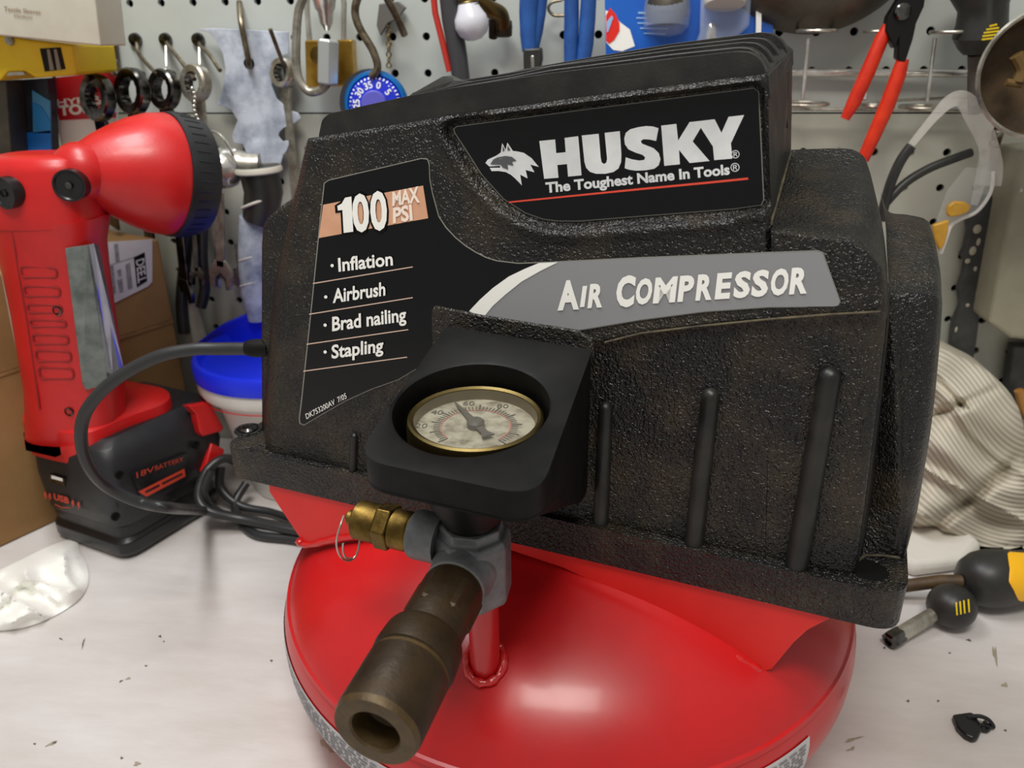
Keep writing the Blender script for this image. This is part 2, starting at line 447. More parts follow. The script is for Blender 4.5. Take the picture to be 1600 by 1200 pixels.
# ================================================================== COMPRESSOR
CT = np.array([-.017, -.266]); TR_ = .1515
def tprof(z, ze=.062, ht=.066, hb=.062):
    u = min(1, abs(z - ze) / (ht if z >= ze else hb)); p = 2.0 if z >= ze else 2.6; return TR_ * (1 - u ** p) ** (1 / p)
comp = thing('air_compressor', 'large portable air compressor with black ribbed shroud over a red pancake tank', 'air compressor', (CT[0], CT[1], 0))
pr = []
for k in range(41):
    th = -math.pi / 2 + math.pi * k / 40
    pw = 1.0 if th > 0 else 2 / 2.6
    c, s_ = abs(math.cos(th)) ** pw, abs(math.sin(th)) ** pw
    pr.append((TR_ * c, .062 + (s_ * .066 if th > 0 else -s_ * .054)))
tank = MB().lathe((CT[0], CT[1], 0), Z3, pr, 128).build('tank', M_red, comp, ang=60)
# foot ring and rim seam
MB().lathe((CT[0], CT[1], 0), Z3, [(.112, 0), (.116, 0), (.1235, .02), (.1215, .03), (.116, .03), (.110, .004)], 96).build('foot_ring', M_red, comp)
MB().lathe((CT[0], CT[1], 0), Z3, [(tprof(.0775) - .001, .0775), (tprof(.076) + .0008, .0765), (tprof(.0745) + .0008, .0745), (tprof(.073) - .001, .073)], 128, caps=False).build('seam', M_red, tank)
def tank_strip(az0, az1, z0, z1, off, nz=6, na=60, zs=None):
    rows = []
    for z in np.linspace(z0, z1, nz):
        r = tprof(z) + off
        rows.append([(CT[0] + r * math.cos(math.radians(a)), CT[1] + r * math.sin(math.radians(a)), z) for a in np.linspace(az0, az1, na)])
    return rows
for az0, az1, zt, zb2 in ((-176, -83, .0655, .048), (-79, -43.5, .0685, .046)):
    lab = MB().grid(tank_strip(az0, az1, zb2, zt, .0004)).build('tank_label', M_paper, comp, smooth=True, label='white warning sticker with small grey print around the tank')
    pm = MB()
    zz = zt - .0022
    while zz > zb2 + .0015:
        a = az0 + 1.5
        while a < az1 - 2:
            L_ = .8 + 2.2 * random.random()
            pm.grid(tank_strip(a, min(a + L_, az1 - 1.2), zz - .0009, zz, .0007, 2, 4)); a += L_ + .5
        zz -= .0021
    pm.build('small_print', M_print, lab, smooth=False)

# --- red saddle bracket: flange hanging below the shroud, welded to the dome
fl = [SV(420, 768, .0015), SV(475, 851, .0015), SV(560, 838, .0015), SV(640, 828, .0015), SV(790, 858, .0015), SV(880, 888, .0015), SV(985, 938, .0015), SV(1100, 1000, .0015), SV(1188, 1052, .0015), SV(1206, 1046, .0015), SV(1240, 1005, .0015), SV(1262, 985, .0015), SV(1310, 960, .0015), SV(1310, 930, .0015), SV(420, 745, .0015)]
sad = MB().slab(fl, SN * .003).build('saddle_bracket', M_redflat, comp, smooth=False, bevel=.0006)
top_z = .128
q = [np.array(p) for p in (SV(425, 765, .007), SV(1300, 965, .007))]
a_, b_ = q[0].copy(), q[1].copy(); a_[2] = b_[2] = top_z
MB().slab([a_, b_, b_ + SN * .15, a_ + SN * .15], Z3 * .0025).build('saddle_plate', M_redflat, comp, smooth=False)
MB().slab([a_ + SN * .147, b_ + SN * .147, b_ + SN * .147 - Z3 * .035, a_ + SN * .147 - Z3 * .035], SN * .003).build('saddle_bracket', M_redflat, comp, smooth=False)
def weldbead(pts, r0, name='weld_bead'):
    P = cr_spline(pts, 8); mb = MB()
    R = [r0 * (.85 + .14 * math.sin(i * .55) + .10 * math.sin(i * 1.7 + 1)) for i in range(len(P))]
    R[0] = R[-1] = r0 * .2
    return mb.tube(P, R, 12).build(name, M_weld, comp)
weldbead([SV(1005, 948, .001), SV(1040, 966, .0002), SV(1090, 994, -.0002), SV(1140, 1023, -.0002), SV(1190, 1050, .0008)], .0024)
weldbead([SV(464, 842, .001), SV(480, 852, .001), SV(530, 842, .001), SV(600, 834, .001)], .0022)

# --- front face of the shroud as one moulded relief surface
def seg_dist(px, py, poly, closed=False):
    best = 1e9; sgn = 1
    n = len(poly)
    for i in range(n if closed else n - 1):
        a, b_ = poly[i], poly[(i + 1) % n]
        vx, vy = b_[0] - a[0], b_[1] - a[1]; L2 = vx * vx + vy * vy
        t = max(0, min(1, ((px - a[0]) * vx + (py - a[1]) * vy) / L2)) if L2 else 0
        d = math.hypot(px - a[0] - t * vx, py - a[1] - t * vy)
        best = min(best, d)
    return best
def inside(px, py, poly):
    c = False; n = len(poly); j = n - 1
    for i in range(n):
        xi, yi = poly[i]; xj, yj = poly[j]
        if (yi > py) != (yj > py) and px < (xj - xi) * (py - yi) / (yj - yi) + xi: c = not c
        j = i
    return c
BRAND = [(708, 201), (714, 197), (950, 166), (1178, 137), (1186, 143), (1194, 312), (1190, 321), (1147, 327), (906, 346), (872, 346), (848, 343), (820, 333), (786, 311), (752, 273), (728, 235), (710, 208)]
def sstep(x): x = max(0.0, min(1.0, x)); return x * x * (3 - 2 * x)
def relief(px, py):      # outward amount in metres
    h = 0.0
    if 640 < px < 1260 and 90 < py < 420:
        d = seg_dist(px, py, BRAND, True)
        if inside(px, py, BRAND): d = -d
        wdt = 15 if (px < 1150 and (py > 210 + (px < 760) * -60)) else 7
        h -= .0042 * (1 - sstep((d - 3) / wdt))
        h += .0012 * math.exp(-((d - wdt - 9) / 8) ** 2)
    # lower right field sits slightly deeper below a crisp dusty line
    yl = np.interp(px, [905, 935, 1000, 1150, 1300, 1385], [548, 536, 522, 504, 492, 487])
    if px > 900:
        k = sstep((py - yl) / 8) * sstep((px - 905) / 18)
        h -= .0016 * k
        h += .0008 * math.exp(-((py - yl + 5) / 5) ** 2) * sstep((px - 905) / 18)
    return h
def face_pt(px, py, extra=0.0, t=0.0):
    return FP(px, py, t - relief(px, py) - extra)
main = MB()
# upper/left block
NU, NV = 150, 130
rowsA = []
Lc = cr_spline([(482, 216), (462, 306), (439, 425), (424, 560), (416, 690), (414, 735)], 20)
Rc = cr_spline([(1199, 115), (1202, 240), (1205, 352), (1205, 500), (1200, 700), (1195, 905)], 20)
def samp(C, t):
    x = t * (len(C) - 1); i = min(int(x), len(C) - 2); return C[i] * (1 - (x - i)) + C[i + 1] * (x - i)
topc = [(482, 216), (600, 198), (700, 181), (900, 153), (1050, 134), (1199, 115)]
botc = [(414, 712), (560, 748), (750, 790), (940, 828), (1090, 862), (1195, 888)]
for j in range(NV + 1):
    v = j / NV; row = []
    for i in range(NU + 1):
        u = i / NU
        # Coons patch
        l_, r_ = samp(Lc, v), samp(Rc, v)
        tp = samp([np.array(p, float) for p in topc], u); bt = samp([np.array(p, float) for p in botc], u)
        c00, c10, c01, c11 = np.array(topc[0]), np.array(topc[-1]), np.array(botc[0]), np.array(botc[-1])
        L0, L1 = (np.array(Lc[0]), np.array(Lc[-1])); 
        p = (1 - v) * tp + v * bt + (1 - u) * l_ + u * r_ - ((1 - u) * (1 - v) * c00 + u * (1 - v) * c10 + (1 - u) * v * L1 + u * v * np.array(Rc[-1]))
        p = p if True else p
        edge = min(v * NV, (1 - u) * NU * 1.4 if v < .5 else 99, u * NU * 1.4)
        rd = .0022 * (1 - sstep(edge / 3)) 
        row.append(face_pt(p[0], p[1], -rd))
    rowsA.append(row)
main.grid(rowsA)
# lower right block with the shoulder rolling back over the top
colsB = []
shape = [  # each column: (px,py,t) from the back of the shoulder down to the foot
    [(1205, 236, .095), (1204, 262, .08), (1204, 300, .05), (1204, 335, .022), (1204, 352, .007), (1205, 362, .0005), (1205, 380, 0), (1204, 500, 0), (1201, 650, 0), (1198, 800, 0), (1195, 892, 0)],
    [(1262, 233, .095), (1262, 262, .08), (1262, 300, .05), (1263, 340, .022), (1264, 358, .007), (1264, 370, .0008), (1264, 385, 0), (1260, 500, 0), (1255, 650, 0), (1248, 800, 0), (1240, 902, 0)],
    [(1318, 232, .095), (1320, 262, .08), (1322, 300, .05), (1324, 345, .022), (1326, 364, .008), (1326, 377, .0015), (1326, 392, 0), (1318, 500, 0), (1308, 650, 0), (1295, 800, 0), (1283, 911, 0)],
    [(1338, 236, .095), (1344, 262, .08), (1348, 305, .05), (1352, 356, .024), (1354, 377, .010), (1356, 393, .003), (1357, 408, .0006), (1352, 500, 0), (1338, 650, 0), (1322, 800, 0), (1308, 916, 0)],
    [(1352, 248, .095), (1360, 275, .08), (1368, 320, .05), (1373, 375, .026), (1376, 398, .013), (1378, 416, .006), (1380, 432, .003), (1380, 500, .0012), (1364, 650, .001), (1346, 800, .001), (1328, 921, .001)],
    [(1358, 270, .095), (1366, 297, .08), (1376, 340, .052), (1382, 395, .030), (1384, 418, .020), (1385, 434, .012), (1386, 450, .009), (1387, 500, .007), (1370, 650, .006), (1351, 800, .006), (1333, 924, .006)],
    [(1362, 290, .095), (1371, 320, .082), (1380, 360, .060), (1386, 412, .045), (1387, 430, .035), (1388, 446, .030), (1389, 462, .027), (1390, 500, .026), (1376, 650, .026), (1360, 800, .026), (1347, 874, .026)],
]
cols = [cr_spline([np.array(p, float) for p in c], 9) for c in shape]
nr = len(cols[0])
rowsB = []
for j in range(nr):
    r_ = cr_spline([c[j] for c in cols], 9)
    rowsB.append([FP(p[0], p[1], p[2] - (relief(p[0], p[1]) if p[2] < .004 else 0)) for p in r_])
main.grid(rowsB)
shroud = main.build('shroud', M_grain, comp, ang=50)

# side skins of the shroud
def strip3(mb, polys):   # loft between polylines of (px,py,t)
    mb.grid([[FP(*p) for p in row] for row in polys])
side = MB()
Ls = [(482, 218), (462, 306), (439, 425), (424, 560), (416, 690), (414, 735)]
front_e = [(x + .5, y, .002) for x, y in Ls]
mid_e = [(480, 219, .012), (458, 311, .02), (431, 428, .02), (417, 560, .02), (410, 690, .02), (410, 712, .02)]
strip3(side, [[np.array(p, float) for p in cr_spline(front_e, 6)], [np.array(p, float) for p in cr_spline(mid_e, 6)]])
# left rear hull
lh = [(463, 303), (436, 322), (414, 341), (408, 352), (406, 384), (406, 560), (407, 712)]
def hull_pts(px_list, t): return [FP(x, y, t) for x, y in px_list]
hl = hull_pts(lh + [(520, 720), (520, 303)], .018)
side.prism(hl, [p + SN * .075 + SE * .012 for p in hl])
side.build('side_cover', M_grain, comp, bevel=.0022, label='grained side panel at the left of the shroud')
# right rear hull with the cut flat corner
TZ = lambda x, y: T(x, y, ft_top)
ft_top = .1475
def hcol(pts, foot): return [FP(*p) for p in cr_spline([np.array(q, float) for q in pts], 7)] + [TZ(*foot)]
hcols = [
    hcol([(1376, 300, .10), (1383, 345, .08), (1386, 400, .05), (1389, 462, .027), (1390, 500, .026), (1376, 650, .026), (1360, 800, .026)], (1346, 872)),
    hcol([(1388, 330, .10), (1392, 350, .08), (1394, 410, .05), (1395, 455, .030), (1396, 500, .026), (1401, 650, .023), (1406, 800, .021)], (1392, 868)),
    hcol([(1415, 335, .10), (1420, 352, .08), (1420, 412, .05), (1420, 450, .034), (1420, 480, .029), (1414, 650, .026), (1408, 800, .024)], (1403, 869)),
    hcol([(1436, 339, .10), (1442, 358, .08), (1450, 414, .05), (1452, 452, .036), (1452, 484, .031), (1440, 650, .028), (1418, 800, .026)], (1408, 870)),
    hcol([(1446, 343, .10), (1456, 366, .08), (1465, 418, .052), (1468, 456, .040), (1468, 490, .036), (1454, 650, .034), (1430, 800, .032)], (1412, 872)),
    hcol([(1452, 352, .10), (1461, 380, .082), (1469, 424, .060), (1471, 460, .055), (1471, 500, .052), (1457, 650, .050), (1433, 800, .046)], (1414, 868)),
    hcol([(1440, 380, .10), (1456, 400, .10), (1464, 440, .10), (1466, 480, .10), (1465, 520, .10), (1450, 650, .10), (1428, 800, .09)], (1410, 850)),
]
hr = []
for j in range(len(hcols[0])): hr.append([p for p in cr_spline([c[j] for c in hcols], 5)])
MB().grid(hr).build('side_cover', M_grain, comp, ang=50, label='grained rounded side panel at the right of the shroud')
# inner body closing the shroud from behind
core = [(500, 225), (1188, 145), (1190, 420), (1340, 430), (1350, 480), (1310, 800), (1240, 880), (440, 710), (440, 430), (470, 310)]
cf = [FP(x, y, .012) for x, y in core]
cb = [p + SN * .08 - Z3 * .004 for p in cf]
MB().prism(cf, cb).build('inner_body', M_dark, comp, bevel=.003)
# right end wall of the top section
we = [FP(1200, 119, .006), FP(1204, 350, .007), FP(1208, 340, .02), FP(1218, 300, .048), FP(1228, 265, .072), FP(1236, 236, .092), FP(1238, 100, .088), FP(1238, 80, .088)]
ctr = SE * -.0025
MB().prism(we, [p + ctr for p in we]).build('end_wall', M_smooth, comp, smooth=False)
de = [FP(1200, 119, .006), FP(1204, 155, .007), FP(1214, 140, .03), FP(1226, 125, .062), FP(1240, 102, .09), FP(1240, 77, .09), FP(1229, 69, .082), FP(1213, 95, .04)]
MB().prism(de, [p + ctr * 1.5 for p in de]).build('end_rail', M_smooth, comp, smooth=False, bevel=.0006)
MB().tube([FP(1204, 350, .002), FP(1212, 322, .03), FP(1224, 280, .06), FP(1235, 238, .09)], .0006, 6).build('dust_line', M_dust, comp)
MB().tube([FP(1207, 238, .06), FP(1234, 237, .09)], .0008, 6).build('dust_line', M_dust, comp)

# handle and cooling fins on the top
fins = [
    (0.0, [(497, 216), (499, 206), (503, 187), (513, 178), (556, 168), (627, 152), (700, 138), (860, 114), (1050, 91), (1150, 80), (1170, 81), (1182, 87), (1190, 96), (1196, 110), (1198, 114)]),
    (.018, [(640, 158), (648, 148), (700, 138), (780, 124), (860, 109), (1050, 84), (1153, 73), (1172, 74), (1188, 84), (1199, 100), (1205, 128), (1206, 160)]),
    (.036, [(660, 150), (668, 143), (730, 128), (800, 117), (860, 103), (1050, 78), (1162, 65), (1184, 67), (1198, 78), (1209, 96), (1214, 124), (1214, 160)]),
    (.053, [(640, 150), (650, 143), (716, 126), (780, 116), (830, 107), (1050, 72), (1175, 58), (1197, 60), (1211, 74), (1219, 90), (1223, 118), (1223, 160)]),
    (.070, [(640, 146), (655, 142), (712, 126), (765, 121), (822, 107), (930, 88), (1050, 68), (1190, 50), (1208, 52), (1221, 62), (1229, 76), (1232, 110), (1232, 160)]),
]
for k, (t, pts) in enumerate(fins):
    P = [np.array(p, float) for p in pts]
    lo = [(pts[-1][0], pts[-1][1] + 40), (pts[0][0], pts[0][1] + (2 if k == 0 else 30))]
    front = [FP(p[0], p[1], t) for p in rounded(P, 6, 3)] + [FP(x, y, t) for x, y in lo]
    if k == 0: t = .0025; front = [FP(p[0], p[1], t) for p in rounded(P, 5, 3)] + [FP(x, y, t) for x, y in ((1199, 119), (1050, 138), (900, 157), (700, 185), (600, 202), (498, 218))]
    th = .009 if k == 0 else .0085
    MB().slab(front, SN * th).build('handle_lip' if k == 0 else 'cooling_fin', M_smooth, comp, bevel=.0016, bseg=3, ang=50,
                                    label='smooth black lip along the top of the shroud' if k == 0 else None)
# ledge at the left behind the lip
ld = [FP(630, 156, .02), FP(640, 149, .02), FP(690, 118, .05), FP(708, 126, .05), FP(760, 128, .05), FP(760, 150, .05), FP(640, 175, .02)]
MB().slab(ld, SN * .01).build('vent_ledge', M_smooth, comp, bevel=.001)

# --- foot strip with ears
ft_top = .1475; ft_bot = .130
def foot_strip():
    P0 = T(352, 700, ft_top); P1 = T(1409, 925, ft_top)
    L_ = SA + SE * (-.004); R_ = SA + SE * .3205
    o = [L_, L_ + SE * .001 - SN * 0, R_ - SE * .001, R_, R_ + SN * .05, R_ + SN * .1 - SE * .005, L_ + SN * .1 + SE * .01, L_ + SN * .03]
    base = rounded([L_, R_, R_ + SN * .12, L_ + SN * .12], [.01, .012, .02, .02], 7)
    b0 = [np.array([p[0], p[1], ft_bot]) for p in base]; t0 = [np.array([p[0], p[1], ft_top]) for p in base]
    return b0, t0
b0, t0 = foot_strip()
# ring plate with two screw holes in the ears (holes bridged as recessed cups)
mb = MB(); n = len(b0)
mb.grid([b0, t0], cu=True)
mb.poly(b0)
earR = T(1356, 892, ft_top); earL = T(388, 672, ft_top)
mb.poly(t0)
mb.build('foot_flange', M_grain, comp, bevel=.0022, bseg=3, ang=50, label='thick black foot flange under the shroud')
for e_, nm in ((earR, .0080), (earL, .0066)):
    MB().lathe(e_ + Z3 * .0003, Z3, [(0, 0), (nm, 0)], 24, caps=False).build('screw_hole', M_black, comp, smooth=False)
    MB().torus(e_ + Z3 * .0001, Z3, nm, .0009, 28, 6).build('hole_rim', M_grain, comp)
MB().lathe(earL + Z3 * .0006, Z3, [(0, .0016), (.003, .0015), (.0044, .0004), (.0046, -.0005)], 20).build('screw_head', M_darkchrome, comp)

# --- moulded ribs on the front
def rib(p0, p1, wpx, out=.0032, t=.0016):
    n_ = 26; P = []; R = []
    w0 = wpx / 2 * .335 / FPX
    for i in range(n_ + 1):
        u = i / n_; x, y = p0[0] * (1 - u) + p1[0] * u, p0[1] * (1 - u) + p1[1] * u
        P.append(FP(x, y, t - .0004))
    L_ = np.linalg.norm(P[-1] - P[0]); dirn = nrm(P[-1] - P[0])
    path = [P[0] + dirn * w0 * (1 - math.cos(a)) for a in np.linspace(0.05, math.pi / 2, 7)] + P[2:]
    rad = [w0 * math.sin(a) for a in np.linspace(0.05, math.pi / 2, 7)] + [w0 * (1 + .12 * i / n_) for i in range(len(P) - 2)]
    return MB().tube(path, rad, 16).build('rib', M_smooth, comp, ang=60)
rib((947, 628), (938, 832), 23)
rib((1112, 606), (1082, 866), 27)
rib((1299, 573), (1242, 897), 31)
rib((554, 677), (551, 752), 14, t=.0)
dl = MB()
for a in ([(945, 535), (1000, 521), (1090, 510), (1200, 499), (1300, 491), (1376, 487)],):
    dl.tube([FP(x, y, -.0008) for x, y in a], .00045, 6)
dl.build('dust_line', M_dust, comp)
MB().tube([FP(x, y, .0006) for x, y in ((952, 826), (1000, 838), (1070, 858))], .0006, 6).build('dust_line', M_dust, comp)
MB().tube([FP(x, y, .0008) for x, y in ((1100, 862), (1160, 880), (1228, 896))], .0006, 6).build('dust_line', M_dust, comp)
MB().tube([FP(1338, 878, .012), FP(1352, 868, .016), FP(1380, 868, .02), FP(1406, 872, .022)], .0006, 6).build('dust_line', M_dust, comp)

# --- printed stickers
def F0(px, py): return FP(px, py, -.0002)
def F1(px, py): return FP(px, py, -.00045)
def F2(px, py): return FP(px, py, -.00065)
def F3(px, py): return FP(px, py, -.00085)
LAB = [(506, 286), (513, 281), (658, 247), (668, 248), (671, 256), (672, 280), (676, 301), (686, 338), (697, 355), (712, 371), (728, 384), (744, 394), (760, 402), (776, 407), (810, 411), (860, 409), (1000, 402), (1150, 396), (1278, 391), (1286, 394), (1313, 470), (1312, 478), (1305, 480), (1200, 481), (1100, 488), (1000, 501), (905, 517), (860, 512), (800, 520), (760, 560), (680, 560), (622, 594), (580, 609), (540, 627), (500, 650), (475, 665), (468, 662), (467, 654), (470, 630), (486, 480), (500, 340)]
def inset(poly, d):
    n_ = len(poly); out = []
    area_ = sum(poly[i][0] * poly[(i + 1) % n_][1] - poly[(i + 1) % n_][0] * poly[i][1] for i in range(n_))
    sg = 1 if area_ > 0 else -1
    for i in range(n_):
        a, b_, c = np.array(poly[i - 1], float), np.array(poly[i], float), np.array(poly[(i + 1) % n_], float)
        t1, t2 = nrm(b_ - a), nrm(c - b_)
        n1, n2 = np.array([-t1[1], t1[0]]) * sg, np.array([-t2[1], t2[0]]) * sg
        m_ = n1 + n2; k = d / max(.5, (np.dot(m_, m_) / 2)) if np.dot(m_, m_) > 1e-6 else 0
        out.append(tuple(b_ + m_ * k))
    return out
sticker = MB().slab([F0(*p) for p in LAB], SN * .0004).build('sticker', M_labele, comp, smooth=False, label='long black and grey sticker listing uses and the words AIR COMPRESSOR')
MB().poly([F1(*p) for p in inset(LAB, 1.3)]).build('sticker_ink', M_labelb, sticker, smooth=False)
arc_o = [(733, 486), (750, 468), (770, 450), (795, 432), (820, 420), (842, 411)]
grey = arc_o + [(860, 410), (1000, 403.3), (1150, 397.3), (1277, 392.5), (1284.8, 395), (1311.6, 470), (1310.6, 476.8), (1305, 478.7), (1200, 479.7), (1100, 486.7), (1000, 499.6), (905, 515.6), (860, 511), (800, 512), (740, 502)]
MB().poly([F2(*p) for p in grey]).build('grey_swoosh', M_labelg, sticker, smooth=False)
wa = [(733, 486), (750, 468), (770, 450), (795, 432), (820, 420), (842, 411), (872, 409.6), (845, 423), (815, 440), (790, 460), (770, 478), (757, 494), (745, 492)]
MB().poly([F3(*p) for p in wa]).build('white_arc', M_labelw, sticker, smooth=False)
gd = MB().poly([F2(*p) for p in ((505, 320), (580, 305), (661, 290), (669, 341), (580, 357), (498, 372))]); gd.build('gold_bar', M_gold, sticker, smooth=False)
# dark shading outline of the figures, then the figures
tx = MB(); text_into(tx, '00', (549, 364), (609, 360), (606, 299), (546, 306), F3, bold=.05); tx.poly([F3(*p) for p in ((523, 321), (532, 315), (537, 306), (552, 303), (555, 365), (534, 368), (532, 332), (524, 333))]); tx.build('lettering_shadow', M_black, sticker, smooth=False)
def F4(px, py): return FP(px, py, -.00105)
tx = MB()
tx.poly([F4(*p) for p in ((527, 322), (534, 318), (539, 309), (549, 307), (552, 362), (537, 364), (535, 328), (528, 329))])
text_into(tx, '0', (552, 361), (578, 359), (575, 304), (549, 307), F4, bold=.03)
text_into(tx, '0', (580, 359), (606, 356), (603, 300), (577, 303), F4, bold=.03)
for body, q in (('Inflation', ((529, 424), (614, 414), (613, 394), (528, 404))), ('Airbrush', ((520, 473), (602, 461), (602, 441), (520, 452))),
                ('Brad nailing', ((519, 517), (635, 501), (634, 481), (519, 496))), ('Stapling', ((518, 560), (599, 549), (599, 529), (518, 540)))):
    text_into(tx, body, *q, F4, bold=.024)
for x, y in ((519, 415), (509, 464), (508, 508), (508, 550)):
    tx.poly([F4(x + 2.6 * math.cos(a), y + 2.6 * math.sin(a)) for a in np.linspace(0, 6.283, 12, endpoint=False)])
text_into(tx, 'DK753200AV  7/05', (479, 655), (542, 622), (540, 614), (477, 647), F4)
text_into(tx, 'A', (871, 482.5), (904.5, 480.5), (905, 440), (871, 442), F4, bold=.05)
text_into(tx, 'I', (906, 480), (913, 479.5), (917.5, 446.5), (910.5, 447), F4)
text_into(tx, 'R', (918, 479.5), (941, 478), (945, 444.5), (922, 446), F4, bold=.045)
text_into(tx, 'C', (962, 478), (990, 475.5), (994, 433), (964, 435), F4, bold=.05)
for ch, xa, xb in zip('OMPRESSOR', (505, 600, 728, 822, 922, 1017, 1110, 1208, 1310), (590, 716, 806, 906, 1000, 1102, 1196, 1300, 1402)):
    B = lambda x: (840 + x / 3.333, 390 + (280 - (x - 505) * .0670) / 3.333)
    U_p = lambda x: (840 + (x + 14) / 3.333, 390 + (161 - (x - 505) * .0715) / 3.333)
    text_into(tx, ch, B(xa), B(xb), U_p(xb), U_p(xa), F4, bold=.045)
tx.build('lettering', M_labelw, sticker, smooth=False)
tx = MB()
text_into(tx, 'MAX', (613, 321), (656, 315), (654, 292), (613, 301), F4, bold=.035)
text_into(tx, 'PSI', (614, 348), (645, 343), (643, 320), (614, 326), F4, bold=.035)
tx.build('pale_lettering', mat('pale_peach_ink', (252, 236, 222), .4), sticker, smooth=False)
ln = MB()
for a, b_ in (((489, 443), (645, 417)), ((483, 491), (645, 465)), ((479, 538), (638, 515)), ((474, 580), (636, 558))): band_into(ln, [a, b_], 1.5, F3)
ln.build('rule_line', mat('rule_ink', (226, 196, 178), .4), sticker, smooth=False)

HB = .0042
def G0(px, py): return FP(px, py, HB - .0003)
def G1(px, py): return FP(px, py, HB - .0006)
def G2(px, py): return FP(px, py, HB - .0008)
def G3(px, py): return FP(px, py, HB - .0010)
brand = MB().slab([G0(*p) for p in BRAND], SN * .0004).build('sticker', M_labele, comp, smooth=False, label='glossy black brand sticker with silver HUSKY lettering and dog head')
MB().poly([G1(*p) for p in inset(BRAND, 1.4)]).build('sticker_ink', M_labelb, brand, smooth=False)
c2 = lambda P: [(700 + x / 2.909, 100 + y / 2.909) for x, y in P]
H_ = [(415, 350), (487, 343), (492, 405), (535, 401), (530, 336), (592, 328), (607, 506), (546, 512), (541, 455), (497, 459), (502, 517), (437, 522)]
U_ = [(608, 325), (685, 317), (694, 425), (698, 447), (710, 455), (720, 447), (723, 430), (712, 313), (781, 305), (788, 410), (787, 445), (775, 475), (752, 491), (715, 499), (672, 499), (645, 490), (628, 472), (620, 445)]
S_ = [(932, 284), (957, 292), (946, 350), (915, 343), (888, 342), (876, 350), (882, 362), (905, 371), (935, 383), (958, 405), (966, 433), (958, 460), (938, 476), (900, 483), (855, 485), (825, 481), (803, 474), (808, 424), (835, 433), (870, 439), (892, 436), (896, 424), (884, 413), (850, 402), (820, 388), (804, 365), (801, 338), (808, 313), (828, 297), (865, 287), (900, 282)]
K_ = [(969, 280), (1038, 272), (1046, 348), (1098, 264), (1153, 258), (1149, 290), (1112, 352), (1189, 441), (1098, 450), (1050, 390), (1054, 456), (983, 463)]
Y_ = [(1152, 258), (1212, 251), (1243, 313), (1275, 240), (1346, 232), (1286, 360), (1292, 430), (1210, 437), (1204, 375), (1149, 290)]
hs = MB()
for P in (H_, U_, S_, K_, Y_): hs.poly([G2(*p) for p in c2(P)])
text_into(hs, 'The Toughest Name In Tools', (853, 301), (1140.5, 272), (1139.5, 257), (852, 286), G2, bold=.035)
text_into(hs, '\u00ae', (1142, 269), (1156, 268), (1155, 254), (1141, 255), G2, full=True)
text_into(hs, '\u00ae', (1143, 248), (1156, 247), (1155, 234), (1142, 235), G2, full=True)
hs.build('lettering', M_silver, brand, smooth=False)
dog = [(170, 450), (180, 435), (222, 415), (240, 402), (244, 372), (247, 360), (262, 390), (266, 372), (270, 357), (295, 395), (318, 398), (345, 404), (380, 428), (413, 468), (374, 457), (393, 492), (353, 482), (362, 520), (328, 503), (336, 552), (305, 520), (285, 503), (262, 491), (228, 486), (198, 487), (190, 472), (238, 471), (236, 463), (188, 466)]
dk = [(206, 434), (226, 424), (262, 418), (290, 422), (312, 440), (290, 444), (298, 462), (270, 456), (274, 480), (248, 470), (240, 458), (192, 456)]
dm = MB().poly([G2(*p) for p in c2(dog)]); dm.build('dog_head_mark', M_silver, brand, smooth=False)
dm = MB().poly([G3(*p) for p in c2(dk)])
dm.poly([G3(*p) for p in c2([(249, 372), (258, 392), (248, 398)])]); dm.poly([G3(*p) for p in c2([(271, 370), (284, 393), (270, 392)])])
dm.build('dog_face_shade', mat('charcoal_ink', (84, 86, 90), .4), brand, smooth=False)
MB().poly([G3(*p) for p in c2([(228, 428), (250, 426), (246, 431), (236, 434)])]).build('dog_eye', M_silver, brand, smooth=False)
rl = MB(); band_into(rl, [(795, 316), (900, 305.5), (1000, 295.5), (1100, 286), (1169, 279)], [2.4, 2.8, 3.2, 3.4, 3.4], G2)
rl.build('red_rule', M_redline, brand, smooth=False)

# --- gauge tab and gauge housing
tab = [(678, 478), (760, 494), (905, 517), (926, 533), (928, 560), (700, 545), (674, 540), (673, 486)]
MB().slab([FP(x, y, -.0016) for x, y in tab], SN * .004).build('tab', M_grain, comp, bevel=.0008)
HB1, HB2 = FP(700, 508, -.001), FP(926, 545, -.001)
hx = nrm(HB2 - HB1)
Fm = W(740, 735, -.408)
hn = nrm(np.cross(hx, Fm - HB1)); hn = hn if hn[2] > 0 else -hn
def HP(px, py, d=0.0): return PL(px, py, HB1 - hn * d, hn)
HZ = float(T(917, 768, 0)[2])
outer = rounded([HP(698, 508), HP(926, 545), HP(842, 778), HP(553, 716)], [.004, .003, .013, .013], 8)
hc = HP(736, 634)
rr = .5 * np.linalg.norm(HP(614, 640) - HP(861, 628)); 
hy = np.cross(hn, hx)
NH = 64
def on_outer(a):
    d = hx * math.cos(a) + hy * math.sin(a); best = None
    for i in range(len(outer)):
        p, q = outer[i], outer[(i + 1) % len(outer)]
        A_ = np.array([[np.dot(d, hx), -np.dot(q - p, hx)], [np.dot(d, hy), -np.dot(q - p, hy)]]); bb = np.array([np.dot(p - hc, hx), np.dot(p - hc, hy)])
        try: s_, t_ = np.linalg.solve(A_, bb)
        except Exception: continue
        if s_ > 0 and -1e-6 <= t_ <= 1 + 1e-6 and (best is None or s_ > best): best = s_
    return hc + d * best
an = sorted(list(np.linspace(0, 2 * math.pi, NH, endpoint=False)) + [math.atan2(np.dot(p - hc, hy), np.dot(p - hc, hx)) % (2 * math.pi) for p in outer])
ou = [on_outer(a) for a in an]
circ = lambda r, d, z=None: [hc + hx * r * math.cos(a) + hy * r * math.sin(a) - hn * d for a in an]
below = []
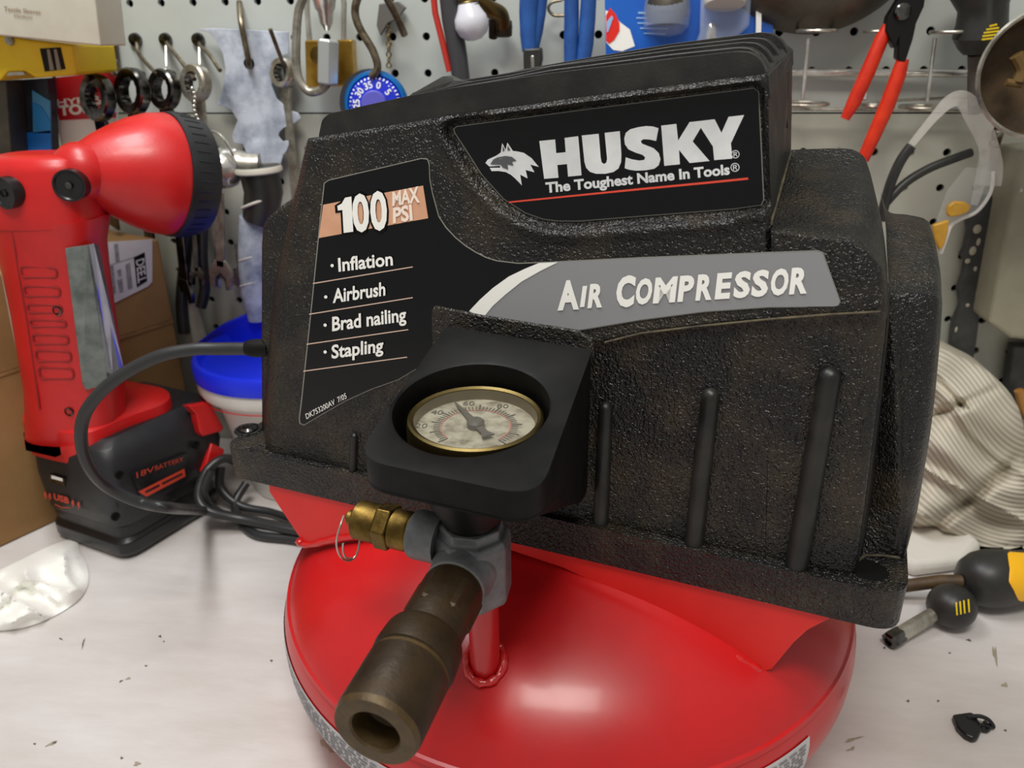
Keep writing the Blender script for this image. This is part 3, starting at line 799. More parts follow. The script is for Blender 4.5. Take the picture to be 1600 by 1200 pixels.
for p in ou:
    f = np.dot(p - HB1, SN)        # negative = towards viewer
    k = sstep((-f) / .02)
    below.append(p - Z3 * (.0115 + .052 * (1 - sstep((-f) / .085))))
gh = MB()
gh.grid([below, [b_ * .12 + o * .88 for b_, o in zip(below, ou)], ou, [o * .96 + c_ * .04 for o, c_ in zip(ou, circ(rr, 0))], circ(rr + .0012, 0), circ(rr, .0006), circ(rr - .0004, .004), circ(rr - .0012, .02)], cu=True)
housing = gh.build('gauge_housing', M_dark, comp, ang=40, label='square black gauge housing with a round opening')
MB().prism([b_ + hn * .001 for b_ in ou and below], [b_ + hn * .0005 for b_ in below]).build('housing_floor', M_black, housing, smooth=False)
# gauge
gax = nrm(Z3 * 1 + np.array([0.01, -.05, 0]))
gc = W(743, 654, -.3705)
grad = .0256
g = MB().lathe(gc - gax * .012, gax, [(grad * .9, 0), (grad, .001), (grad, .0105), (grad * .985, .0128), (grad * .95, .0134), (grad * .9, .0128), (grad * .88, .0105), (grad * .872, .0085)], 72, caps=False)
gauge = g.build('pressure_gauge', M_bezel, comp, label='round brass pressure gauge with a grimy dial')
MB().lathe(gc - gax * .0035, gax, [(0, 0), (grad * .875, 0)], 64, caps=False).build('dial', M_dialface, gauge, smooth=False)
ge1 = nrm(np.array([1.0, 0.05, 0])); ge1 = nrm(ge1 - gax * np.dot(ge1, gax)); ge2 = np.cross(gax, ge1)
def GP(x, y, h=0.0): return gc - gax * (.0033 - h) + ge1 * x * grad + ge2 * y * grad
tk = MB()
for k in range(51):
    a = math.radians(225 - k * 270 / 50); r0, r1 = (.52, .62) if k % 5 else (.52, .68)
    c, s_ = math.cos(a), math.sin(a); e = .008 if k % 5 else .014
    tk.poly([GP(c * r0 - s_ * e, s_ * r0 + c * e), GP(c * r0 + s_ * e, s_ * r0 - c * e), GP(c * r1 + s_ * e, s_ * r1 - c * e), GP(c * r1 - s_ * e, s_ * r1 + c * e)])
for nm, cx, cy in (('20', -.80, -.02), ('40', -.63, .40), ('60', -.19, .72), ('80', .34, .66)):
    V, Fc = text_mesh(nm); w_, h_ = V[:, 0].max(), V[:, 1].max(); s_ = .13 / h_
    tk.add([GP(cx + (v[0] - w_ / 2) * s_, cy + (v[1] - h_ / 2) * s_) for v in V], Fc)
tk.build('dial_marks', M_needle, gauge, smooth=False)
rk = MB()
ra = [math.radians(a) for a in np.linspace(225, -45, 60)]
rk.grid([[GP(math.cos(a) * .5, math.sin(a) * .5) for a in ra], [GP(math.cos(a) * .515, math.sin(a) * .515) for a in ra]])
rk.build('red_scale', mat('faded_red_ink', (170, 96, 86), .5), gauge, smooth=False)
nd = MB(); na = math.atan2(.66, -.40)
c, s_ = math.cos(na), math.sin(na)
def NP(l, k, h=.0016): return GP(c * l - s_ * k, s_ * l + c * k, h)
nd.prism([NP(.8, 0), NP(.5, .03), NP(0, .06), NP(-.3, .05), NP(-.42, .1), NP(-.42, -.1), NP(-.3, -.05), NP(0, -.06), NP(.5, -.03)], [NP(.8, 0, .001), NP(.5, .03, .001), NP(0, .06, .001), NP(-.3, .05, .001), NP(-.42, .1, .001), NP(-.42, -.1, .001), NP(-.3, -.05, .001), NP(0, -.06, .001), NP(.5, -.03, .001)])
nd.lathe(GP(0, 0), gax, [(grad * .13, 0), (grad * .13, .002), (grad * .1, .0028), (0, .003)], 20)
nd.build('needle', M_needle, gauge)
MB().lathe(gc + gax * .0004, gax, [(0, .0008), (grad * .5, .0006), (grad * .9, 0)], 48, caps=False).build('crystal', M_gglass, gauge)
MB().lathe(gc - gax * .012, -gax, [(grad * .9, 0), (grad * .85, .004), (.012, .007), (.010, .02)], 40).build('case_back', M_darkchrome, gauge)

# --- grey manifold, relief valve, coupler, riser pipe
PX = W(757, 1000, -.381)
pipe_c = np.array([PX[0], -.381, 0])
MB().tube([pipe_c + Z3 * .095, pipe_c + Z3 * .150], .0062, 28).build('riser_pipe', M_red, comp)
wb = [pipe_c + np.array([.0078 * math.cos(a), .0078 * math.sin(a), .1055 + .0022 * math.sin(a) * 2]) for a in np.linspace(0, 2 * math.pi, 26, endpoint=False)]
MB().tube(wb, [.0017 + .0004 * math.sin(i * 2.1) for i in range(26)], 10, closed=True).build('weld_bead', M_weld, comp)
mc = np.array(W(738, 868, -.380))
MB().lathe(mc - Z3 * .0175, Z3, [(.010, -.002), (.0145, .0), (.0155, .002), (.0155, .026), (.0145, .0285), (.0125, .0295), (.0125, .033), (.008, .0335)], 8, ref=np.array([1, .35, 0])).build('manifold_block', M_cast, comp, bevel=.0007, smooth=False)
MB().lathe(mc + Z3 * .010, Z3, [(.0105, 0), (.0105, .006), (.0125, .010), (.0168, .018), (.018, .024)], 40).build('gauge_neck', M_dark, comp)
cend = D(585, 1145, .2400)
cax = nrm(cend - mc)
ringc = mc + cax * .012
MB().lathe(mc, cax, [(.0125, 0), (.0125, .012), (.0115, .0135), (.0115, .018), (.0108, .0185)], 32).build('manifold_outlet', M_cast, comp)
MB().lathe(mc, cax, [(.0108, .0175), (.0108, .0195), (.0102, .02)], 32).build('brass_ring', M_brass, comp)
vax = nrm(W(545, 806, -.372) - W(655, 833, -.380))
vb = W(668, 838, -.380)
MB().lathe(vb - vax * .006, vax, [(.0096, 0), (.0098, .010), (.0092, .0115)], 32).build('manifold_side_port', M_cast, comp)
valve_p = vb + vax * .0045
MB().lathe(valve_p, vax, [(.0080, 0), (.0083, .0006), (.0083, .0018), (.0078, .0022), (.0080, .0026), (.0080, .0095), (.0072, .0098)], 32).build('relief_valve', M_brass, comp, label='aged brass pressure relief valve with a pull ring')
MB().lathe(valve_p + vax * .0098, vax, [(.0086, 0), (.0094, .0005), (.0094, .0060), (.0086, .0066)], 6, ref=np.array([.3, .2, 1])).build('hex_nut', M_brass, comp, smooth=False, bevel=.0004)
MB().lathe(valve_p + vax * .0162, vax, [(.0078, 0), (.0080, .0004), (.0080, .0095), (.0068, .0105), (.003, .0107), (.0026, .0112), (.0030, .0142), (.0022, .0150)], 32).build('valve_cap', M_brass, comp)
tt = MB(); vp = valve_p + vax * .022
vu = nrm(np.cross(vax, np.cross(-FW, vax))); 
def VPt(px, py): 
    o = vp; d = ray(px, py); nn = nrm(np.cross(vax, np.cross(-FW, vax)))
    return PL(px, py, o + nn * .0083, nn)
for i, ch in enumerate('ST'):
    text_into(tt, ch, (549 + i * 9, 812 + i * 2), (556 + i * 9, 814 + i * 2), (557 + i * 9, 806 + i * 2), (550 + i * 9, 804 + i * 2), VPt)
rc = valve_p + vax * .0290
rp = [np.array(p) for p in (W(537, 806, -.3745), W(532, 820, -.378), W(527, 838, -.380), W(526, 852, -.380), W(530, 866, -.379), W(537, 874, -.377), W(547, 876, -.374), W(556, 868, -.371), W(561, 852, -.369), W(562, 840, -.368))]
MB().tube(cr_spline(rp, 6), .00042, 8).build('pull_ring', M_steel, comp)
rp = [np.array(p) for p in (W(537, 806, -.3745), W(530, 830, -.376), W(529, 850, -.376), W(534, 868, -.375), W(545, 873, -.374), W(554, 864, -.372), W(559, 846, -.370))]
rp2 = [W(536, 849, -.377), W(536, 862, -.377), W(541, 872, -.376), W(550, 872, -.373)]
MB().tube(cr_spline(rp2, 6), .00042, 8).build('pull_ring', M_steel, comp)
L_tot = np.linalg.norm(cend - mc)
def cp(mb, prof, seg=48, **k): return mb.lathe(mc, cax, prof, seg, **k)
cp(MB(), [(.0088, .018), (.0112, .0195), (.0116, .021), (.0116, .047), (.0112, .048)]).build('coupler_body', M_bronze, comp, label='dark bronze quick coupler body')
cp(MB(), [(.0120, .022), (.0126, .023), (.0126, .036), (.0120, .0372)], 6, ref=np.array([.2, .1, 1])).build('coupler_hex', M_bronze, comp, smooth=False, bevel=.0004)
cp(MB(), [(.0112, .044), (.0136, .0462), (.0142, .048), (.0147, L_tot - .029), (.0143, L_tot - .0265), (.0136, L_tot - .026)]).build('coupler_sleeve', M_bronze, comp)
cp(MB(), [(.0133, L_tot - .028), (.0138, L_tot - .025), (.0140, L_tot - .0016), (.0134, L_tot), (.0086, L_tot), (.0080, L_tot - .0008), (.0078, L_tot - .009), (.0064, L_tot - .0105), (.0060, L_tot - .020), (.0, L_tot - .020)], 56).build('coupler_mouth', M_bronzeface, comp)
cp(MB(), [(.0138, L_tot - .0245), (.01425, L_tot - .024), (.01425, L_tot - .003), (.0139, L_tot - .0022)], 56, caps=False).build('coupler_collar', M_bronze, comp)
cp(MB(), [(.0063, L_tot - .0125), (.0050, L_tot - .0135), (.0050, L_tot - .0155)], 32, caps=False).build('coupler_seal', M_brass, comp)

# ================================================================== POWER CABLE of the compressor (a part of it)
MB().lathe(W(410, 544, -.262), nrm(W(384, 544, -.262) - W(410, 544, -.262)), [(.0052, -.004), (.0050, 0), (.0046, .006), (.0040, .0085), (.0036, .009)], 20).build('strain_relief', M_dark, comp)
cab = [W(400, 545, -.262), W(384, 545, -.262), W(340, 545, -.262), W(300, 546, -.264), W(250, 556, -.268), W(200, 580, -.272), W(160, 610, -.275), W(132, 648, -.277), W(127, 690, -.277), W(140, 730, -.275), W(170, 762, -.268), W(220, 785, -.262), W(270, 794, -.255), T(318, 798, .022), T(360, 806, .014), T(420, 822, .009), T(500, 830, .006)]
MB().tube(cr_spline(cab, 8), .0034, 14).build('power_cord', M_cable, comp)

c1 = [T(330, 735, .045), T(318, 770, .03), T(340, 800, .012), T(390, 812, .006), T(440, 822, .004), T(500, 832, .004), T(560, 800, .004)]
c2_ = [T(345, 730, .035), T(345, 762, .02), T(375, 790, .008), T(420, 800, .0045), T(470, 812, .0045), T(520, 800, .004)]
c3 = [T(385, 755, .02), T(368, 785, .010), T(374, 812, .0045), T(400, 835, .0036), T(450, 842, .0036), T(520, 850, .0036), T(560, 830, .0036)]
c4 = [T(378, 728, .035), T(352, 716, .048), T(326, 732, .045), T(312, 760, .035), T(312, 784, .026), T(330, 800, .02), T(380, 812, .012), T(440, 826, .010), T(520, 840, .008)]
for c_ in (c1, c2_, c3, c4): MB().tube(cr_spline(c_, 8), .0034, 12).build('cord_loop', M_cable, comp)

# ================================================================== FLASHLIGHT
f0, lft, rgt = T(200, 882, 0), T(78, 838, 0), T(352, 788, 0)
fl_o = (f0 + lft + rgt) / 3
torch = thing('work_light', 'red cordless work light standing upright on its black battery adapter', 'work light', (fl_o[0], fl_o[1], 0))
ex, ey = rgt - f0, lft - f0
def FB(u, v, z): return f0 + ex * u + ey * v + Z3 * z
def foot(u0, u1, v0, v1, z, r=.012, n=5):
    return [np.array(p) for p in rounded([FB(u0, v0, z), FB(u1, v0, z), FB(u1, v1, z), FB(u0, v1, z)], r, n)]
def stack(mb, layers):
    mb.grid(layers, cu=True); mb.poly(layers[0][::-1]); mb.poly(layers[-1]); return mb
mb = stack(MB(), [foot(.03, .98, .04, .94, 0), foot(0, 1, 0, .96, .006), foot(0, 1, 0, .96, .014), foot(.04, 1.0, .03, .97, .017), foot(.04, 1.0, .03, 1.0, .026), foot(.01, 1.02, .0, .97, .028), foot(0.0, 1.02, -.02, .97, .038)])
mb.build('battery', M_lblk2, torch, bevel=.0006)
# adapter body: lower prism widening upward, slanting away
def h_at(px, py, base):            # height of a pixel above a bench point (vertical through it)
    d = ray(px, py); k = math.hypot(base[0] - CAM[0], base[1] - CAM[1]) / math.hypot(d[0], d[1]); return CAM[2] + d[2] * k
mb = stack(MB(), [foot(-.01, 1.05, -.03, .97, .038, .014), foot(-.02, 1.10, -.05, .98, .058, .014), foot(0.0, 1.12, .0, .98, .078, .014), foot(.04, 1.12, .06, .97, .086, .014), foot(.14, 1.1, .14, 1.0, .090, .012)])
mb.build('battery_adapter', M_lblk, torch, bevel=.0008)
# panels on the adapter: surfaces defined by three points
def quadfn(p00, p10, p01, off):
    nn = nrm(np.cross(p10 - p00, p01 - p00))
    if np.dot(nn, CAM - p00) < 0: nn = -nn
    return (lambda px, py: PL(px, py, p00 + nn * off, nn)), nn
fnR, nR = quadfn(FB(.0, -.06, .058), FB(1.0, -.06, .058), FB(0, -.03, .080), .0006)
fnR2, _ = quadfn(FB(.0, -.04, .038), FB(1.0, -.04, .038), FB(0, -.06, .058), .0012)
fnL, nL = quadfn(FB(-.02, 0, .058), FB(-.02, 1.0, .058), FB(-.01, 0, .038), .0012)
pn = [(206, 740), (295, 707), (290, 752), (222, 782)]
pan = MB().slab([fnR2(*p) for p in pn], nR * -.002).build('logo_panel', M_lblk2, torch, smooth=False)
pp = MB()
pp.poly([fnR2(x, y) + nR * .0006 for x, y in ((215, 768), (287, 732), (289, 744), (228, 776))])
text_into(pp, '18V', (213, 747), (240, 736), (240, 728), (212, 738), lambda x, y: fnR2(x, y) + nR * .0006)
text_into(pp, 'BATTERY', (242, 735), (286, 720), (285, 714), (241, 728), lambda x, y: fnR2(x, y) + nR * .0006)
pp.build('printed_logo', M_orange, pan, smooth=False)
pb = MB(); band_into(pb, [(226, 769), (248, 758)], 3, lambda x, y: fnR2(x, y) + nR * .0009); band_into(pb, [(252, 756), (284, 740)], 3, lambda x, y: fnR2(x, y) + nR * .0009)
pb.build('printed_script', M_lblk2, pan, smooth=False)
ub = MB().slab([fnL(*p) for p in ((78, 741), (101, 748), (101, 760), (77, 752))], -nL * .001).build('usb_port', M_darkchrome, torch, smooth=False)
MB().poly([fnL(x, y) + nL * .0004 for x, y in ((81, 742), (98, 747), (99, 752), (81, 747))]).build('port_tongue', M_labelw, ub, smooth=False)
pu_ = MB(); fu = lambda x, y: fnL(x, y) + nL * .0002
text_into(pu_, 'USB', (85, 780), (108, 787), (108, 778), (84, 771), fu, bold=.03)
for x in (70, 77, 113, 122):
    y0 = 771 + (x - 70) * .3
    pu_.poly([fu(x, y0 - 3), fu(x + 3, y0 - 1), fu(x + 2, y0 + 3), fu(x + 4, y0 + 3), fu(x, y0 + 10), fu(x + 1, y0 + 4), fu(x - 1, y0 + 4)])
band_into(pu_, [(86, 788), (97, 793), (110, 793)], 1.2, fu)
pu_.build('usb_mark', M_orange, torch, smooth=False)
for x, y in ((180, 807), (306, 695), (186, 742)):
    p = (fnR2 if y > 730 else fnR)(x, y); MB().lathe(p + nR * .0004, nR, [(0, .0002), (.0018, .0002), (.0026, .0008), (.0031, .0006), (.0031, -.001)], 16).build('screw', M_black, torch)
# red latch buttons on the right end
er = FB(1.08, .1, .07)
bR, nb = quadfn(FB(1.0, -.05, .05), FB(1.0, -.05, .08), FB(1.1, .05, .05), .003)
mbx = [(295, 634), (330, 628), (338, 645), (350, 668), (347, 674), (318, 682), (313, 675), (308, 648)]
MB().slab([PL(x, y, FB(1.02, -.05, .07) + nR * .003, nR) for x, y in mbx], -nR * .008).build('latch_button', M_lred, torch, bevel=.001)
mbx = [(331, 692), (351, 702), (350, 710), (322, 740), (319, 738)]
MB().slab([PL(x, y, FB(1.0, -.05, .05) + nR * .003, nR) for x, y in mbx], -nR * .008).build('latch_button', M_lred, torch, bevel=.001)
# red base collar sitting on the adapter
rb = rounded([D(x, y, .472 + k) for x, y, k in ((33, 660, 0), (112, 690, -.012), (268, 640, .02), (258, 605, .045), (180, 600, .06), (60, 630, .03))], .01, 4)
zc = .093
rbp = [T(x, y, .097) for x, y in ((34, 658), (60, 669), (112, 678), (148, 674), (200, 652), (255, 632), (267, 618), (255, 606), (215, 598), (160, 590), (90, 600), (45, 630))]
rbp = cr_spline(rbp, 3, closed=True)
cen = sum(rbp) / len(rbp)
lay = [[cen + (p - cen) * 1.0 - Z3 * .024 for p in rbp], [p - Z3 * .0035 for p in rbp], [cen + (p - cen) * .985 for p in rbp], [cen + (p - cen) * .93 + Z3 * .0015 for p in rbp], [cen + (p - cen) * .55 + Z3 * .004 for p in rbp]]
collar = stack(MB(), lay).build('base_collar', M_lred, torch)
MB().slab([T(x, y, .0855) + np.array([-.001, -.003, 0]) for x, y in ((42, 673), (90, 687), (93, 712), (46, 701))], np.array([.002, .004, 0])).build('collar_insert', M_lblk, torch, bevel=.0008)
# handle: sections traced along its height
YH = float(T(125, 642, .096)[1]) - .010
def hsec(yl, xl, xr, dpt=.75, n=28, yy=YH):
    a, b_ = W(xl, yl, yy), W(xr, yl, yy); c = (a + b_) / 2; r = np.linalg.norm(b_ - a) / 2
    e1 = nrm(b_ - a); e2 = np.array([-e1[1], e1[0], 0])
    out = []
    for t in np.linspace(0, 2 * math.pi, n, endpoint=False):
        cc, ss = math.cos(t), math.sin(t)
        cc = math.copysign(abs(cc) ** .8, cc); ss = math.copysign(abs(ss) ** .8, ss)
        out.append(c + e1 * r * cc + e2 * r * dpt * ss)
    return out
hs_ = [hsec(680, 52, 190), hsec(650, 52, 188), hsec(600, 50, 184), hsec(540, 40, 176), hsec(480, 30, 168), hsec(420, 18, 160), hsec(380, 8, 156), hsec(350, 2, 160), hsec(338, 0, 160)]
handle = stack(MB(), hs_).build('handle', M_lred, torch, ang=50, label='red ribbed grip')
HTAB = [(338, 0, 160), (350, 2, 160), (380, 8, 156), (420, 18, 160), (480, 30, 168), (540, 40, 176), (600, 50, 184), (650, 52, 188), (680, 52, 190)]
def hsurf(px, py, off=0.0):
    yl, xl, xr = zip(*HTAB); a, b_ = np.interp(py, yl, xl), np.interp(py, yl, xr)
    r = np.linalg.norm(W(b_, py, YH) - W(a, py, YH)) / 2; p = W(px, py, YH)
    for _ in range(3):
        c = (W(a, py, YH) + W(b_, py, YH)) / 2; u = min(.995, abs(p[0] - c[0]) / r)
        p = W(px, py, YH - (1 - u ** 2.5) ** .4 * r * .75 - off)
    return p
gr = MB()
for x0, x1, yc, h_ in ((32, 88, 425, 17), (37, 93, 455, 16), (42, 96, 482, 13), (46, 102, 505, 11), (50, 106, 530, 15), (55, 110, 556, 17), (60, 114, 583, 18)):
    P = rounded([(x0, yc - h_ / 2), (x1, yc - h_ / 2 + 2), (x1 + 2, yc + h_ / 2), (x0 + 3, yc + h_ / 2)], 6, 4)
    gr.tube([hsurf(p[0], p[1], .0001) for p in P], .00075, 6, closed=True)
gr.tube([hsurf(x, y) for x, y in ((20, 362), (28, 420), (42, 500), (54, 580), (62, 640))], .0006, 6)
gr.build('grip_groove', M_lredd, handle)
# strip lens on the side of the grip
ls = [(101, 388), (138, 383), (176, 585), (170, 600), (134, 610), (128, 600)]
lz = lambda x, y: hsurf(x, y, .0012)
MB().slab([lz(*p) for p in ls], np.array([0, .004, 0])).build('strip_lens', M_lens, torch, bevel=.0006, smooth=False, label='clear strip lamp lens in the grip')
le = [(139, 383), (147, 386), (187, 580), (176, 585)]
MB().slab([hsurf(x, y, .0015) for x, y in le], np.array([0, .005, 0])).build('lens_frame', M_lensedge, torch, smooth=False)
for x, y in ((90, 485), (108, 643)):
    p = hsurf(x, y); MB().lathe(p, (0, -1, 0), [(.003, -.002), (.0031, .0008), (.0024, .0011), (.0022, -.0005), (0, -.0005)], 16).build('screw', M_darkchrome, torch)
# knuckle joint
kb = [hsec(346, -4, 158), hsec(335, -8, 156), hsec(300, -12, 152), hsec(262, -12, 146), hsec(246, -8, 138), hsec(240, 4, 122), hsec(238, 30, 100)]
stack(MB(), kb).build('pivot_joint', M_lred, torch, ang=50)
for x, y, r in ((108, 290, .0085), (6, 302, .0085)):
    p = hsurf(x, max(y, 338), .0) ; p = W(x, y, float(p[1]) + (.0012 if x > 50 else -.0045)); MB().lathe(p, (0.25 if x > 50 else -.3, -1, 0), [(r * 1.15, -.010), (r * 1.12, .0006), (r, .0006), (r * .9, -.0004), (0, -.0006)], 28).build('pivot_screw', M_lblk2, torch)
    MB().lathe(p + np.array([0, -.0002, 0]), (0, -1, 0), [(.0022, -.002), (.0022, .0006), (0, .0004)], 12).build('screw', M_darkchrome, torch)
# lamp head
hdir = nrm(RT * .68 + FW * .73 + UP * .12)
hb = W(116, 258, YH)
pro = [(0.001, -.006), (.010, -.003), (.0165, .004), (.0225, .012), (.0285, .022), (.0345, .034), (.0385, .045), (.0400, .055), (.0395, .0575), (.037, .058)]
MB().lathe(hb + UP * -.002, hdir, pro, 64).build('lamp_head', M_lred, torch, ang=60)
nb_ = MB(); pro2 = [(.0385, .0565), (.0408, .0572), (.0412, .060), (.0405, .070), (.0388, .0775), (.036, .0782), (.034, .075), (.030, .074), (0, .074)]
nb_.lathe(hb + UP * -.002, hdir, pro2, 64).build('bezel_ring', M_lblk, torch)
gg = MB(); e1 = nrm(np.cross(hdir, Z3)); e2 = np.cross(hdir, e1)
for k in range(40):
    a = 2 * math.pi * k / 40; d = e1 * math.cos(a) + e2 * math.sin(a)
    gg.tube([hb - UP * .002 + hdir * .061 + d * .0412, hb - UP * .002 + hdir * .071 + d * .0405], .0004, 4)
gg.build('bezel_groove', M_lblk2, torch)
# neck linking joint and head
MB().sphere(W(128, 268, YH), .018, 24, (1, .9, 1)).build('head_pivot', M_lred, torch)

# ================================================================== CARTONS
azb = math.radians(27)
bd = np.array([math.sin(azb), math.cos(azb), 0]); bn = np.array([bd[1], -bd[0], 0])     # bn points right/towards viewer
bA = T(0, 868, 0); bA = bA - bn * .010
def BP(px, py, off=0.0): return PL(px, py, bA + bn * off, bn)
bEnd = BP(268, 485); sEnd = np.dot(bEnd - bA, bd); sF = -.10
def carton(name, label, z0, z1, off):
    c = thing(name, label, 'box', bA + bd * .03 - bn * .08 + Z3 * z0)
    a, b_ = bA + bd * sF + bn * off, bA + bd * sEnd + bn * off
    base = [a, b_, b_ - bn * .22, a - bn * .22]
    q = [np.array([p[0], p[1], z0 + .0005]) for p in base]
    MB().slab(q, Z3 * (z1 - z0 - .001)).build('carton_body', M_card, c, smooth=False, bevel=.0015)
    return c
zs = float((BP(0, 605)[2] + BP(267, 487)[2]) / 2)
zt = float(BP(262, 372)[2])
lowc = carton('cardboard_box', 'brown cardboard box on the bench under the labelled box', 0, zs, 0)
upc = carton('cardboard_box', 'brown cardboard box with white shipping labels stacked on the lower box', zs, max(zt, zs + .07), .0005)
a, b_ = bA + bd * sF, bA + bd * sEnd
MB().slab([np.array([*(p[:2]), zs - .0012]) + bn * .0006 for p in (a, b_)] + [np.array([*(p[:2]), zs + .0012]) + bn * .0006 for p in (b_, a)], -bn * .002).build('flap_edge', M_cardd, lowc, smooth=False)
lb = MB().slab([BP(x, y, .0011) for x, y in ((140, 380), (238, 374), (238, 440), (232, 447), (168, 479), (158, 470))], -bn * .0006).build('shipping_label', M_paper, upc, smooth=False, label='white shipping label with grey print')
kb_ = MB().poly([BP(x, y, .0014) for x, y in ((209, 402), (226, 394), (230, 439), (214, 449))]); kb_.build('label_block', M_black, lb, smooth=False)
tb = MB(); text_into(tb, 'DEET', (225, 403), (228.5, 438), (216, 443), (212.5, 407), lambda x, y: BP(x, y, .0017), bold=.02); tb.build('label_lettering', M_paper, lb, smooth=False)
pb = MB()
for P in (((171, 416), (177, 414), (181, 457), (176, 460)), ((183, 423), (189, 420), (190, 431), (185, 433)), ((183, 438), (191, 435), (193, 455), (187, 457)), ((196, 414), (203, 410), (207, 450), (200, 452)), ((178, 382), (184, 380), (187, 407), (181, 410))):
    pb.poly([BP(x, y, .0014) for x, y in P])
band_into(pb, [(172, 414), (212, 401)], .8, lambda x, y: BP(x, y, .0014))
pb.build('label_print', M_print, lb, smooth=False)
MB().slab([BP(x, y, .0011) for x, y in ((0, 415), (12, 411), (38, 545), (27, 552))], -bn * .0006).build('shipping_label', M_paper, upc, smooth=False, label='plain white label strip')

# ================================================================== PAPER TISSUE (bottom left)
def blob_cloth(outline, ctr, yfun, name, material, nr=22, na=96, stripes=None, lift=None):
    O = cr_spline([np.array(p, float) for p in outline], max(2, na // len(outline)), closed=True)
    rows = []; uv = []
    for i in range(nr + 1):
        rho = i / nr; row = []
        for j, p in enumerate(O):
            x, y = ctr[0] + rho * (p[0] - ctr[0]), ctr[1] + rho * (p[1] - ctr[1])
            row.append(yfun(x, y, rho)); uv.append((x, y))
        rows.append(row)
    mb = MB().grid(rows, cu=True)
    return mb, uv, rows
def tissue_pt(x, y, rho):
    g = T(x, y, 0.0)
    fold = .5 + .5 * math.sin((x * .055 + y * .11) + 1.5 * math.sin(x * .03)) 
    f2 = .5 + .5 * math.sin(x * .13 - y * .07 + 2)
    ridge = math.exp(-((y - (905 + .45 * x - .0 * x)) / 14) ** 2)
    f3 = 1 - abs(math.sin(x * .05 - y * .045 + .9 * math.sin(y * .05)))
    f4 = 1 - abs(math.sin(x * .021 + y * .06 + 1.2 * math.sin(x * .04)))
    h = (1 - rho ** 4) * (.005 + .006 * fold + .002 * f2 - .007 * ridge + .005 * f3 ** 2 + .004 * f4 ** 3) + .0008
    return T(x, y, max(.0006, h))
mb, uv, rows = blob_cloth([(-60, 915), (0, 890), (30, 876), (80, 852), (118, 842), (124, 860), (136, 885), (137, 915), (120, 940), (80, 965), (40, 980), (0, 986), (-60, 990)], (50, 912), tissue_pt, 'tissue', M_cloth_w)
mb.poly([np.array([p[0], p[1], .0002]) for p in rows[-1]])
tag(mb.build('paper_tissue', M_cloth_w, None, ang=70), 'crumpled white paper tissue on the bench in front of the cardboard box', 'tissue')

# ================================================================== BLUE-LIDDED PAIL
pail = thing('plastic_pail', 'white plastic tub with bright blue lid behind the coiled cord', 'tub', W(400, 640, -.10) * np.array([1, 1, 0]))
pc = W(425, 590, -.10)
zl = float(W(340, 600, -.125)[2])
px_l = np.linalg.norm(W(425, 590, -.10) - W(286, 590, -.10))
pcx = np.array([W(425, 590, -.072)[0] + .012, -.071, 0])
rl_ = .068
pro = [(.034, .0), (.036, .001), (.060, zl - .006), (.0605, zl - .004)]
MB().lathe(pcx, Z3, pro, 64).build('tub_body', M_pail, pail)
MB().lathe(pcx, Z3, [(.058, zl - .018), (.0655, zl - .017), (.067, zl - .014), (.0672, zl - .006), (.0665, zl - .004)], 64, caps=False).build('tub_rim', M_pail, pail)
MB().lathe(pcx, Z3, [(.0665, zl - .005), (.0685, zl - .004), (.0688, zl + .006), (.067, zl + .009), (.064, zl + .0095), (.061, zl + .004), (0, zl + .004)], 64).build('lid', M_lidblue, pail, label='bright blue lid')
MB().lathe(pcx, Z3, [(.0675, zl - .0185), (.0675, zl - .0175)], 64, caps=False).build('red_line', M_redc, pail)
lt = rounded([pcx + np.array(p) for p in ((.005, .02, zl + .006), (.055, .02, zl + .006), (.055, .055, zl + .03), (.005, .055, zl + .03))], .004, 3)
MB().slab([W(x, y, -.045) for x, y in ((302, 540), (345, 508), (392, 488), (420, 486), (420, 560), (300, 552))], np.array([0, .006, 0])).build('lid_flap', M_lidblue, pail, bevel=.001)

# ================================================================== STRIPED CLOTH
def cloth_pt(x, y, rho):
    dome = math.sqrt(max(0, 1 - rho ** 2.4))
    g1 = math.sin((x - 1400) * .035 + (y - 560) * .03 + 1.6 * math.sin((y - 560) * .018))
    g2 = math.sin((x - 1400) * -.02 + (y - 560) * .06 + 1.2 * math.sin((x - 1400) * .03))
    crease = math.exp(-(((y - 760) + .8 * (x - 1540)) / 12) ** 2) * (1 if x > 1440 else .3) + .7 * math.exp(-(((y - 655) + .45 * (x - 1450)) / 8) ** 2) + .8 * math.exp(-(((y - 610) - 1.1 * (x - 1480)) / 9) ** 2) * (y < 640)
    zfac = (y - 560) / 300
    ybase = -.045 - .045 * zfac
    g3 = abs(math.sin((x - 1400) * .022 - (y - 560) * .028 + .8 * math.sin(y * .02)))
    d = dome * (.042 + .009 * g1 + .009 * g2 - .016 * crease + .012 * (1 - g3) ** 2)
    p = W(x, y, ybase - d)
    if p[2] < .002: p = T(x, y, .002)
    return p
ol = [(1385, 570), (1420, 545), (1462, 545), (1480, 548), (1515, 565), (1550, 585), (1585, 625), (1600, 670), (1605, 730), (1660, 740), (1670, 800), (1640, 850), (1580, 870), (1530, 868), (1488, 862), (1440, 848), (1400, 838), (1375, 800), (1370, 700)]
mb, uv, rows = blob_cloth(ol, (1500, 715), cloth_pt, 'c', M_stripe, 40, 190)
UVs = []
for (x, y) in uv:
    UVs.append(((y * .9 - x * .25 + 26 * math.sin(x * .018 + 1) + 22 * math.sin((y + x) * .013)) * .040, x * .01))
mb.uv = UVs + [(0, 0)] * 4000
bk = [np.array([p[0], min(-.004, p[1] + .03), max(.001, p[2])]) for p in rows[-1]]
mb.grid([rows[-1], bk], cu=True); mb.poly(bk)
